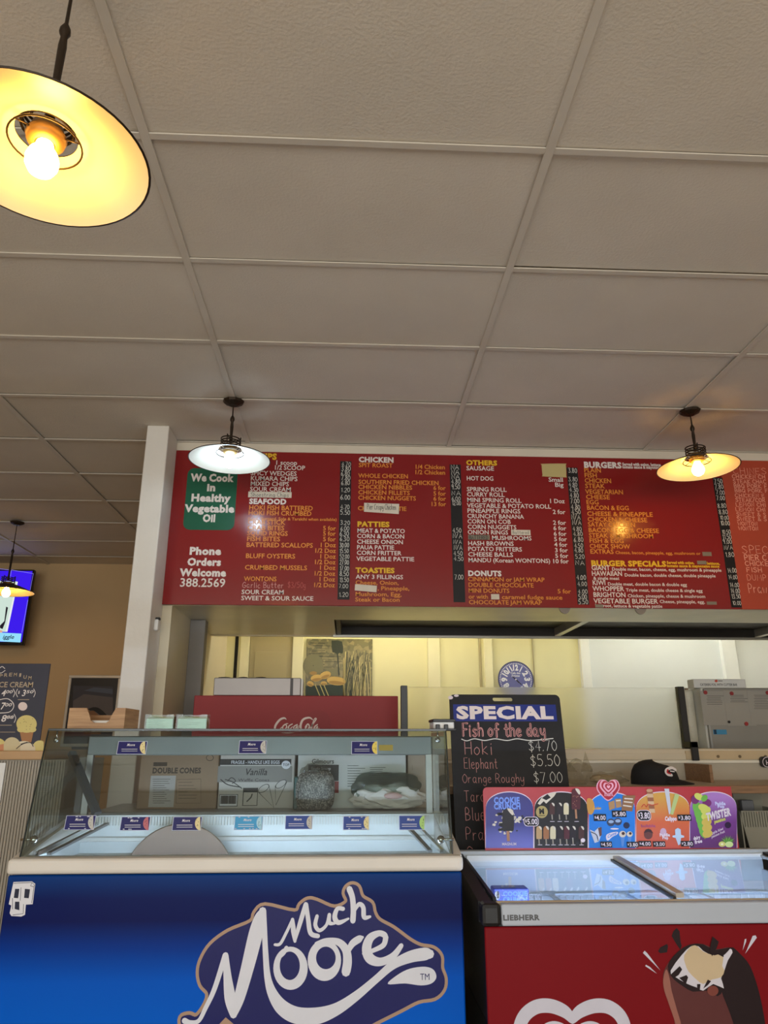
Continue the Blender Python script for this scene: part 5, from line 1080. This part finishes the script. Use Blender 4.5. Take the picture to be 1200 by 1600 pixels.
# plastic basket under the shelf
q0, q1 = PY(1158, 1285, 3.56), PY(1232, 1240, 3.56)
t = thing('plastic_crate', 'clear ribbed plastic crate in the dark opening under the shelf', 'crate', ((q0.x+q1.x)/2, 3.66, z(-.50)))
m_crate = M('clear_crate', (150, 146, 130), .35, var=.06)
MB().prism([(q0.x+.03, 3.56, z(-.5)), (q1.x-.03, 3.56, z(-.5)), (q1.x, 3.56, q0.z+.05), (q0.x, 3.56, q0.z+.05)], (0, .006, 0), m_crate).build('front', t)
for k in range(18):
    x = q0.x+.02+k*(q1.x-q0.x-.04)/17; MB().box(x-.003, x+.003, 3.553, 3.56, q0.z-.02, q0.z+.045, m_crate).build('rib', t)
MB().box(q0.x, q1.x, 3.80, 3.806, z(-.5), q1.z-.005, m_crate).build('back', t)
for x in (q0.x, q1.x-.006): MB().box(x, x+.006, 3.56, 3.806, z(-.5), q0.z+.05, m_crate).build('side', t)
MB().box(q0.x+.03, q1.x-.03, 3.565, 3.80, z(-.499), z(-.49), m_crate).build('floor', t)
MB().box(q0.x+.005, q0.x+.035, 3.72, 3.75, q0.z+.0, q1.z-.03, M('cream_block', (206, 186, 130), .6), .003).build('divider', t)
MB().box(q0.x+.10, q0.x+.16, 3.72, 3.75, q0.z+.0, q1.z-.04, M('grey_block', (120, 120, 122), .6), .003).build('divider', t)
# small black sign with rounded corner at the right edge
p = PY(1207, 1190, 3.945); t = thing('shelf_sign', 'small black rounded sign fixed to the counter ledge at the right edge', 'sign', (p.x, 3.95, p.z-.04))
c = Canvas((0, 3.95, 0)); a, b = c.uv(1191, 1199); e, f = c.uv(1240, 1182)
mb = MB(); rr3 = .018
mb.prism([(x, 3.95, y) for x, y in [(a+rr3-rr3*math.sin(k*math.pi/10), f-rr3+rr3*math.cos(k*math.pi/10)) for k in range(6)]+[(a+rr3-rr3*math.cos(k*math.pi/10), b+rr3-rr3*math.sin(k*math.pi/10)) for k in range(6)]+[(e, b), (e, f)]], (0, .02, 0), m_black).build('plate', t)
c.stroke('border', W2, [(1204, 1182.5), (1195, 1184), (1191.8, 1190), (1195, 1197), (1204, 1198.6)], .9, 1, 5); c.text('lettering', W2, 'H', 1197, 1195, 1203, 7, 'b', 1)
c.build(t)

# ================================================================== BEHIND THE COUNTER
# red drinks cooler
m_coke = M('cooler_red', (150, 24, 28), .55, var=.04, scale=3)
YC = 4.33; a, b = PY(302, 1110, YC).x, PY(622, 1110, YC).x; H = PY(450, 1087, YC).z
t = thing('drinks_cooler', 'wide red drinks cooler with white script lettering behind the cabinet', 'cooler', ((a+b)/2, YC+.25, 0))
MB().box(a, b, YC+.012, 4.57, .05, H, m_coke, .006).build('body', t); MB().box(a, b, YC, YC+.011, z(-.25), H, m_coke, .003).build('sign_panel', t)
MB().box(a+.03, b-.03, YC+.03, 4.55, 0, .05, m_black).build('plinth', t)
for x in (a+.05, b-.05): MB().box(x-.02, x+.02, YC-.004, YC+.01, .2, z(-.26), m_alu, .002).build('door_frame', t)
MB().box(a+.05, b-.05, YC, YC+.008, .12, z(-.26), glassmat('cooler_glass', (170, 180, 180), .02)).build('door_glass', t)
c = Canvas((0, YC, 0)); c.at(350, 1110, 3.0); CW = ink('script_white', (232, 214, 206))
K = lambda pts: c.stroke('script_lettering', CW, pts, 6, 2, 6)
K([(292, 42, 3), (282, 36, 8), (262, 44, 10), (242, 70, 10), (240, 92, 8), (256, 92, 6), (272, 78, 3)])
K([(285, 66, 6), (275, 78, 6), (280, 92, 6), (294, 78, 6), (290, 64, 5), (300, 62, 3)]); K([(320, 64, 5), (304, 74, 6), (304, 90, 6), (322, 76, 3)]); K([(344, 66, 5), (328, 76, 6), (330, 90, 5), (344, 72, 5), (342, 88, 5), (352, 80, 3)])
K([(350, 74, 4), (362, 72, 4)])
K([(416, 44, 3), (400, 34, 8), (372, 42, 10), (360, 66, 10), (362, 88, 8), (378, 88, 5), (390, 74, 3)]); K([(392, 64, 6), (382, 78, 6), (388, 92, 6), (400, 78, 6), (396, 64, 5)]); K([(404, 84, 4), (420, 60, 5), (432, 40, 6), (424, 40, 4), (412, 74, 6), (414, 92, 5), (424, 80, 3)]); K([(438, 66, 5), (424, 78, 6), (426, 92, 5), (438, 74, 5), (437, 92, 5), (446, 84, 3)])
K([(248, 100, 3), (300, 104, 6), (360, 98, 3)])
c.ell('disc_print', M('cooler_red_disc', (142, 22, 26), .55, var=.02), 440, 60, 62, 62, 1, 32)
c.build(t)
# steel appliance standing on the cooler
YA = 4.40; a2, b2_ = PY(334, 1070, YA).x, PY(470, 1070, YA).x; H2 = PY(400, 1059, YA).z
t = thing('steel_warmer', 'grey steel box appliance standing on the red cooler', 'appliance', ((a2+b2_)/2, YA+.1, H))
MB().box(a2, b2_, YA, 4.56, H+.004, H2, M('warm_steel', (150, 144, 140), .4, .35, var=.06), .004).build('body', t)
MB().box(b2_-.062, b2_-.045, YA-.002, YA+.002, H+.006, H2-.002, M('shadow_gap', (70, 66, 66), .5)).build('door_gap', t)
MB().box(b2_+.001, b2_+.012, YA+.004, 4.55, H+.004, H2-.004, m_kbw, .002).build('side_cover', t)
for k in range(3): MB().blob((a2+.05+k*.11, YA+.06, H2+.004), .035, .03, .005, M('soot_rag', (60, 50, 40), .9), .2, 2, k).build('top_vent', t)
for k in range(4): MB().box((a2+.02, b2_-.05)[k % 2], (a2+.05, b2_-.02)[k % 2], (YA+.01, 4.52)[k//2], (YA+.03, 4.54)[k//2], H, H+.004, m_black).build('foot', t)
# fridge with magnets
YR = 4.50; f0 = PY(1100, 1080, YR).x; f1 = f0+.62; HF = PY(1140, 1074, YR).z
fr = thing('fridge', 'silver fridge with red magnets and papers right of the black post', 'fridge', (f0+.31, YR+.3, 0))
m_sil = M('fridge_silver', (142, 140, 133), .45, 0, var=.05); m_fw = M('fridge_white', (220, 220, 212), .45, var=.03)
MB().box(f0-.004, f1+.004, YR+.03, YR+.42, .04, HF, m_fw, .012, 2).build('body', fr)
MB().box(f0, f1, YR, YR+.028, z(-.30), HF-.004, m_sil, .012, 2).build('upper_door', fr); MB().box(f0, f1, YR, YR+.028, .06, z(-.31), m_sil, .012, 2).build('lower_door', fr)
MB().box(f0+.05, f1-.05, YR+.06, YR+.38, 0, .04, m_black).build('plinth', fr)
MB().tube([(f1-.05, YR-.002, z(-.25)), (f1-.05, YR-.035, z(-.24)), (f1-.05, YR-.035, z(.1)), (f1-.05, YR-.002, z(.11))], .01, m_sil, 8).build('door_handle', fr)
for k, (x, y, cl) in enumerate(((1102, 1082, 'r'), (1143, 1083.5, 'r'), (1199, 1082.5, 'r'), (1139, 1128, 'k'), (1166, 1131, 'r'))):
    p = PY(x, y, YR-.004); q = MB(); rd = .012 if cl == 'r' else .008
    mm = M('magnet_red', (140, 40, 44), .35) if cl == 'r' else m_black
    q.prism([(p.x+rd*math.cos(s_*math.pi/8), YR, p.z+rd*math.sin(s_*math.pi/8)) for s_ in range(16)], (0, -.008, 0), mm)
    tag(q.build('magnet', None, (p.x, YR, p.z)), {0: 'red round magnet at the top left corner of the fridge door', 1: 'red round magnet on the middle paper of the fridge door', 2: 'red round magnet at the right paper of the fridge door', 3: 'small black magnet low on the fridge door', 4: 'lowest red magnet on the fridge door'}[k], 'magnet', 'magnets on the fridge')
m_pap = M('clear_sleeve_paper', (156, 153, 145), .35, var=.04)
for k, (x0, y0, x1, y1, nl) in enumerate(((1100, 1080, 1140, 1133, 6), (1137, 1079, 1174, 1134, 5), (1174, 1079, 1215, 1132, 9))):
    c = Canvas((0, YR-.0006, 0)); a, b = c.uv(x0, y1); e, f = c.uv(x1, y0)
    t = thing('paper_sheet', ('left', 'middle', 'right')[k]+' plastic sleeved paper on the fridge door', 'paper', ((a+e)/2, YR-.001, b), 'papers on the fridge')
    MB().box(a, e, YR-.0016-.0013*k, YR-.0006-.0013*k, b, f, m_pap).build('sheet', t)
    c = Canvas((0, YR-.0016-.0013*k, 0))
    for q in range(nl): c.rect('text_lines', ink('text_grey', (96, 94, 90)), x0+4+(q % 2), y0+7+q*2.6, x0+random.uniform(24, 33), y0+7.7+q*2.6, 1)
    c.build(t)
c = Canvas((0, YR-.0004, 0)); a, b = c.uv(1115, 1147.5); e, f = c.uv(1135, 1140)
t = thing('fridge_sticker', 'small blue sticker low on the fridge door', 'sticker', ((a+e)/2, YR, b)); MB().box(a, e, YR-.001, YR-.0002, b, f, ink('sticker_blue', (70, 140, 180))).build('sheet', t)
c = Canvas((0, YR-.001, 0)); c.rect('mark', ink('sticker_dark', (30, 60, 84)), 1115, 1140, 1120, 1147, 1); c.build(t)
# foil box lying on the fridge, film roll at its side
YO = 4.56; a, b = PY(1078, 1065, YO), PY(1165, 1065, YO)
t = thing('foil_box', 'long white foil carton lying on top of the fridge', 'box', ((a.x+b.x)/2, YO+.05, HF))
a.x = max(a.x, f0-.03)
MB().box(a.x, b.x, YO, YO+.09, HF+.0005, PY(1100, 1061, YO).z, m_cardw, .003).build('carton', t)
c = Canvas((0, YO, 0)); c.text('lettering', DG, 'CATERERS FOIL WITH CUTTER BAR', 1094, 1071.5, 1152, 3.6, 'b', 1); c.ell('foil_mark', ink('foil_red', (200, 80, 60)), 1119, 1064, 2.4, 2, 1); c.rect('foil_mark', DG, 1122, 1063.5, 1129, 1064.5, 1)
c.build(t)
p0, p1 = PY(1084, 1078, YO+.05), PY(1088, 1134, YO+.05)
t = thing('film_roll', 'wrapped white roll standing against the fridge side above the ledge', 'roll', (f0-.04, YO+.05, z(-.036)))
xr = f0-.045
MB().lathe((xr, YO+.08, 0), [(.012, z(-.036)), (.034, z(-.034)), (.036, p1.z), (.037, p0.z-.02), (.034, p0.z), (.012, p0.z+.002)], M('wrapped_film', (206, 202, 184), .4, bump=.5, bscale=60), 20, True, True).build('roll', t)
MB().lathe((xr, YO+.08, 0), [(.0115, p0.z+.001), (.0115, p0.z+.012), (.008, p0.z+.012), (.008, p0.z+.001)], m_card, 16).build('core', t)
st = MB().box(XR-1.35, XR-.02, 4.32, 4.9, 0, z(-.04), m_lam).v
bn2 = thing('back_bench', 'low steel kitchen bench beneath the wrapped roll behind the ledge', 'bench', (1.9, 4.6, 0))
MB().box(1.3, f0-.008, 4.42, 4.95, z(-.066), z(-.038), m_alu, .003).build('bench_top', bn2)
for x in (1.33, f0-.03):
    for y in (4.45, 4.92): MB().box(x-.015, x+.015, y-.015, y+.015, 0, z(-.066), m_alu).build('leg', bn2)
# wall clock
pc = PY(805, 1062, YK); R_ = abs(PY(832, 1062, YK).x-pc.x)
t = thing('wall_clock', 'round blue wall clock with white numerals on the yellow kitchen wall', 'clock', (pc.x, YK, pc.z))
m_cb = M('clock_blue', (92, 96, 158), .4, var=.06, scale=30)
circ = lambda r, n=48: [(pc.x+r*math.cos(2*math.pi*k/n), YK-.022, pc.z+r*math.sin(2*math.pi*k/n)) for k in range(n)]
face = MB().prism(circ(R_), (0, .02, 0), m_cb).build('face', t); MB().tube(circ(R_), .004, M('clock_rim', (70, 74, 110), .4), 6, True).build('rim', t)
c = Canvas((pc.x, YK-.022, pc.z)); CWH = ink('clock_white', (226, 228, 236))
for k in range(60):
    a = math.radians(k*6); c.polyuv('tick_marks', CWH, [(R_*s_*math.cos(a+d), R_*s_*math.sin(a+d)) for s_, d in ((.86, -.022), (.93, -.022), (.93, .022), (.86, .022))], 1)
for k, n_ in enumerate(('3', '2', '1', '12', '11', '10', '9', '8', '7', '6', '5', '4')):
    a = math.radians(k*30); hh = R_*.3; wd = R_*(.16 if n_ == '1' else .24 if len(n_) == 1 else .36)
    c2 = Canvas((pc.x+R_*.66*math.cos(a), YK-.022, pc.z+R_*.66*math.sin(a)), (math.cos(a-math.pi/2), 0, math.sin(a-math.pi/2)), (math.cos(a), 0, math.sin(a)))
    c2.parts = c.parts; c2.textuv('numeral#%s' % n_, CWH, n_, -wd/2, -hh/2, hh, wd, 'h', 1)
c.textuv('lettering', CWH, 'Cafe des', -R_*.28, R_*.30, R_*.12, R_*.56, 'b', 1); c.textuv('lettering', CWH, 'Artistes', -R_*.24, R_*.15, R_*.12, R_*.48, 'b', 1)
CBK = ink('clock_hand', (20, 20, 24))
c.ribbon('minute_hand', CBK, [(-R_*.16, R_*.14, .008), (R_*.3, -R_*.28, .006)], 3); c.ribbon('hour_hand', CBK, [(-R_*.06, R_*.06, .009), (R_*.16, -R_*.16, .009)], 4)
c.polyuv('hand_pin', CWH, [(.006*math.cos(k), .006*math.sin(k)) for k in range(6)], 6)
c.build(face)
# canvas picture
c = Canvas((0, YK-.028, 0)); a, b = c.uv(475.5, 1120); e, f = c.uv(582, 998.5); b = f-.70
t = thing('canvas_picture', 'square canvas picture of bread, a pan and wheat on the kitchen wall', 'picture', ((a+e)/2, YK, b))
MB().box(a, e, YK-.028, YK-.001, b, f, specklemat('canvas_weathered', [(128, 120, 84), (112, 106, 74), (140, 130, 92), (100, 96, 70)], 34), .002).build('canvas', t)
c.at(440, 980, 6.667); PD = ink('pic_dark', (52, 58, 48)); PGY = ink('pic_grey', (118, 114, 86)); PBR = ink('pic_bread', (196, 164, 96)); PWH = ink('pic_wheat', (186, 172, 116)); PGN = ink('pic_teal', (44, 56, 50))
for k in range(26):
    y = 150+k*14; x = 255+rr_.random()*120; c.stroke('plank_lines', PD if k % 2 else PGY, [(x, y), (x+rr_.uniform(120, 330), y+rr_.uniform(-6, 6))], rr_.uniform(3, 7), 1, 0)
c.ell('pan', PGY, 330, 400, 105, 120, 2); c.ell('pan', PD, 330, 400, 4, 4, 3); c.poly('spatula', PD, [(520, 150), (540, 140), (630, 150), (640, 260), (620, 275), (590, 280), (605, 490), (590, 490), (575, 280), (530, 262)], 3, 2)
c.poly('table', PGN, [(252, 615), (700, 590), (760, 800), (252, 1000)], 2); c.rect('cup', PGY, 470, 430, 575, 510, 3)
for x, y, rx, ry, ro in ((365, 530, 62, 36, -8), (455, 500, 60, 38, -20), (570, 560, 100, 46, 6), (300, 590, 36, 28, 20), (440, 585, 34, 22, 0), (330, 460, 50, 48, 0)): c.ell('bread', PBR if y != 460 else PGY, x, y, rx, ry, 5, 22, ro); c.ell('bread', ink('pic_crust', (160, 128, 74)), x, y+ry*.4, rx*.8, ry*.4, 6, 18, ro)
for k in range(70):
    x = rr_.uniform(640, 930); x2 = x+rr_.uniform(-160, 60); x2 = min(max(x2, 640), 935); c.stroke('wheat', (PWH, PGY, ink('pic_straw', (204, 190, 136)), PD)[k % 4], [(min(x, 936), rr_.uniform(240, 420)), ((x+x2)/2, 560), (x2, 960)], rr_.uniform(3, 9), 4, 4)
for x in (350, 400, 440): c.stroke('cutlery', PWH, [(x, 600), (x+50, 720)], 9, 7, 0)
c.build(t)

# ================================================================== LEFT SIDE OF THE SHOP
# television
YT = 6.98; tr = PY(52, 890, YT).x+.01; ttop = PY(52, 890, YT).z; tbot = PY(33, 1008, YT).z; tl = tr-1.30
tv = thing('television', 'wall mounted television showing a blue advert at the left edge', 'television', ((tl+tr)/2, YB, tbot))
MB().box(tl, tr, YT, YT+.05, tbot, ttop, m_black, .006).build('casing', tv); MB().box((tl+tr)/2-.1, (tl+tr)/2+.1, YT+.05, YB-.021, (tbot+ttop)/2-.1, (tbot+ttop)/2+.1, m_black).build('bracket', tv)
c = Canvas((0, YT, 0)); sc_b = emitmat('screen_blue', (62, 30, 236), 1.0); sc_l = emitmat('screen_line', (150, 140, 250), 1.0); sc_w = emitmat('screen_white', (236, 238, 240), 1.0); sc_c = emitmat('screen_cyan', (150, 222, 250), 1.0)
c.rectuv('screen', sc_b, tl+.015, tbot+.03, tr-.015, ttop-.015, 1)
dx = (tr-tl)
c.at(0, 800, 7.27)
c.poly('screen', emitmat('screen_pale', (206, 226, 214), 1.0), [(-600, 760), (190, 790), (185, 870), (150, 990), (75, 1362), (-620, 1340)], 2); c.poly('screen', sc_w, [(190, 790), (203, 795), (172, 950), (85, 1362), (62, 1358)], 3)
c.poly('screen', emitmat('screen_dark', (36, 30, 40), 1.0), [(70, 1075), (92, 1085), (60, 1255), (30, 1330), (0, 1318), (0, 1290), (50, 1240)], 3); c.poly('screen', emitmat('screen_skin', (226, 170, 150), 1.0), [(0, 1340), (30, 1350), (10, 1430), (-200, 1420), (-200, 1330)], 3)
c.poly('screen', sc_c, [(-600, 1340), (245, 1382), (232, 1482), (-610, 1440)], 4); c.text('screen', emitmat('screen_ink', (20, 30, 60), 1.0), 'Wiggle' if False else 'iggle', 28, 1440, 158, 44, 'b', 6, italic=.2)
for P in ([(-200, 625), (116, 660), (100, 765)], [(133, 660), (380, 700), (340, 905), (190, 870)], [(130, 662), (116, 770)], [(318, 1000), (250, 1370)]): c.stroke('screen', sc_l, P, 5, 5, 0)
c.build(tv)
# framed poster on the back wall
YP = YB-.02; a, e = PY(108, 1056, YP).x, PY(190, 1056, YP).x; f = PY(150, 1055, YP).z; b = f-.66
t = thing('framed_poster', 'silver framed dark poster on the tan back wall', 'poster', ((a+e)/2, YB, b)); m_sf = M('silver_frame', (206, 200, 188), .35, .4)
for x0, x1, y0, y1 in ((a, e, f-.028, f), (a, e, b, b+.028), (a, a+.028, b+.028, f-.028), (e-.028, e, b+.028, f-.028)): MB().box(x0, x1, YP-.004, YB, y0, y1, m_sf, .004).build('frame_rail', t)
MB().box(a+.028, e-.028, YP+.006, YB, b+.028, f-.028, M('poster_black', (24, 24, 28), .35)).build('backing', t)
c = Canvas((0, YP+.006, 0)); c.at(0, 780, 3.81)
c.poly('poster_print', ink('poster_slate', (66, 66, 74), .35), [(436, 1110), (672, 1115), (672, 1500), (425, 1500)], 1); c.poly('poster_print', ink('poster_mid', (98, 92, 92), .35), [(436, 1200), (500, 1160), (672, 1180), (672, 1300), (430, 1300)], 2); c.poly('poster_print', ink('poster_blue', (84, 92, 108), .35), [(560, 1120), (672, 1130), (672, 1160), (500, 1140)], 2)
c.poly('poster_print', ink('poster_black2', (26, 24, 24), .35), [(505, 1262), (555, 1238), (600, 1250), (645, 1300), (640, 1340), (600, 1290), (555, 1258)], 4, 3); c.poly('poster_print', ink('poster_brown', (130, 90, 58), .35), [(500, 1265), (560, 1258), (600, 1300), (600, 1400), (500, 1400)], 3)
c.build(t)
# ribbed unit with a tan top, and the dark price poster on it
m_rib = M('ribbed_grey_panel', (160, 152, 138), .55, var=.05)
t = thing('ribbed_unit', 'grey ribbed side unit with a tan top left of the blue cabinet', 'cabinet', (-1.75, 3.6, 0))
XU0, XU1 = -2.45, -1.20
MB().box(XU0, XU1, 3.31, 3.82, 0, z(-.073), m_rib).build('body', t)
rb = MB()
for k in range(104): rb.box(XU0+k*.012, XU0+k*.012+.007, 3.303, 3.31, .02, z(-.078), m_rib)
o = rb.build('ribs', t); o['kind'] = 'stuff'
MB().box(XU0, PY(70, 1178, 3.29).x, 3.285, 3.82, z(-.072), z(-.036), M('tan_top', (186, 148, 104), .45, var=.06), .003).build('top', t)
o = MB().box(-1.60, PY(8, 1200, 3.298).x, 3.297, 3.301, z(-.26), z(-.085), m_white).build('notice_sheet', None, (-1.55, 3.3, z(-.26))); tag(o, 'white notice stuck on the ribbed unit at the left edge', 'notice')
YQ = 3.32; a = PY(0, 1037, YQ).x-.22; e = PY(79, 1037, YQ).x; f = PY(79, 1037, YQ).z
t = thing('price_poster', 'dark ice cream price poster standing on the tan top at the left edge', 'poster', ((a+e)/2, YQ, z(-.036)))
pp = MB().box(a, e, YQ, YQ+.006, z(-.036), f, M('poster_navy', (42, 42, 58), .5, var=.1, scale=10), .001).build('panel', t)
MB().prism([((a+e)/2, YQ+.007, z(-.036)), ((a+e)/2, YQ+.007, f-.08), ((a+e)/2, YQ+.12, z(-.036))], (.006, 0, 0), m_black).build('easel_strut', t)
c = Canvas((0, YQ, 0)); c.at(0, 1020, 4.208); PGD = ink('poster_sand', (176, 156, 130)); PW = ink('poster_white', (226, 216, 210))
for k, ch in enumerate('PREMIUM'): c.text('lettering#1', PGD, ch, -8+k*32, 168-14*math.sin((k+1)/7*math.pi)+ (8 if k > 4 else 0), 16+k*32, 22, 'b', 1)
c.text('lettering#2', PGD, 'ICE CREAM', -22, 226, 218, 34, 'b', 1); c.stroke('lettering#3', PW, [(0, 100), (15, 90), (32, 104)], 4, 1); c.stroke('lettering#3', PW, [(-20, 130), (10, 132), (34, 116)], 4, 1)
def pr(k, main, sm_, x0, x1, x2, y, h, lp=None, rp=None):
    P = 'price#%d' % k; c.text(P, PW, main, x0, y, x1, h, 'b', 1, italic=.15); c.text(P, PW, sm_, x1+2, y-h*.45, x2, h*.48, 'b', 1, italic=.15)
    if rp: c.stroke(P, PW, [(rp-4, y-h*1.15), (rp+6, y-h*.5), (rp-4, y+h*.15)], 4, 1)
    if lp: c.stroke(P, PW, [(lp+4, y-h*1.15), (lp-6, y-h*.5), (lp+4, y+h*.15)], 4, 1)
pr(1, '4', '00', 6, 34, 82, 284, 40, None, 92); pr(2, '3', '50', 140, 168, 218, 284, 40, 112, 226); pr(3, '7', '00', 0, 28, 76, 372, 44); pr(4, '8', '88', 4, 38, 88, 452, 42, None, 98); c.text('price#2', PW, '$', 118, 268, 130, 18, 'b', 1)
c.stroke('price#3', PW, [(0, 308), (50, 302), (86, 330), (88, 362), (60, 390), (0, 396)], 5, 1)
c.ell('round_patch', ink('patch_pink', (226, 206, 198)), 150, 352, 30, 28, 1); c.rect('lettering#4', PGD, 118, 306, 192, 310, 1); c.rect('lettering#4', PGD, 0, 520, 100, 523, 1); c.rect('lettering#4', PGD, 0, 474, 78, 478, 1)
VAN = ink('vanilla', (214, 196, 124)); CONE = ink('cone_tan', (168, 118, 76)); 
c.poly('cone_picture', CONE, [(130, 515), (222, 515), (206, 590), (146, 590)], 2); c.ell('cone_picture', VAN, 176, 468, 67, 58, 3); c.ell('cone_picture', VAN, 140, 505, 26, 18, 3); c.ell('cone_picture', VAN, 212, 505, 28, 18, 3)
for k in range(12): c.ell('cone_picture', ink('vanilla_speck', (150, 130, 74)), 176+rr_.uniform(-45, 45), 468+rr_.uniform(-40, 40), 4, 2, 4, 6)
for x, y, rx, ry, m_ in ((-20, 610, 60, 50, VAN), (80, 610, 55, 55, ink('scoop_cream', (206, 190, 150))), (25, 640, 60, 40, ink('scoop_peach', (206, 140, 100))), (158, 632, 75, 52, ink('scoop_ripple', (220, 206, 178))), (262, 624, 46, 48, VAN)):
    pts_ = [(x+rx*math.cos(math.radians(q)), min(y+ry*math.sin(math.radians(q)), 642)) for q in range(180, 361, 12)]; pts_ = [(min(px_, 288), py_) for px_, py_ in pts_]
    c.poly('scoop_picture', m_, pts_+[(min(x+rx, 288), 643), (x-rx, 643)], 2+.3*rr_.random())
c.stroke('scoop_picture', CH2, [(110, 630), (150, 600), (200, 590), (220, 615)], 5, 4); c.stroke('scoop_picture', CH2, [(140, 600), (180, 588)], 5, 4)
c.build(pp)
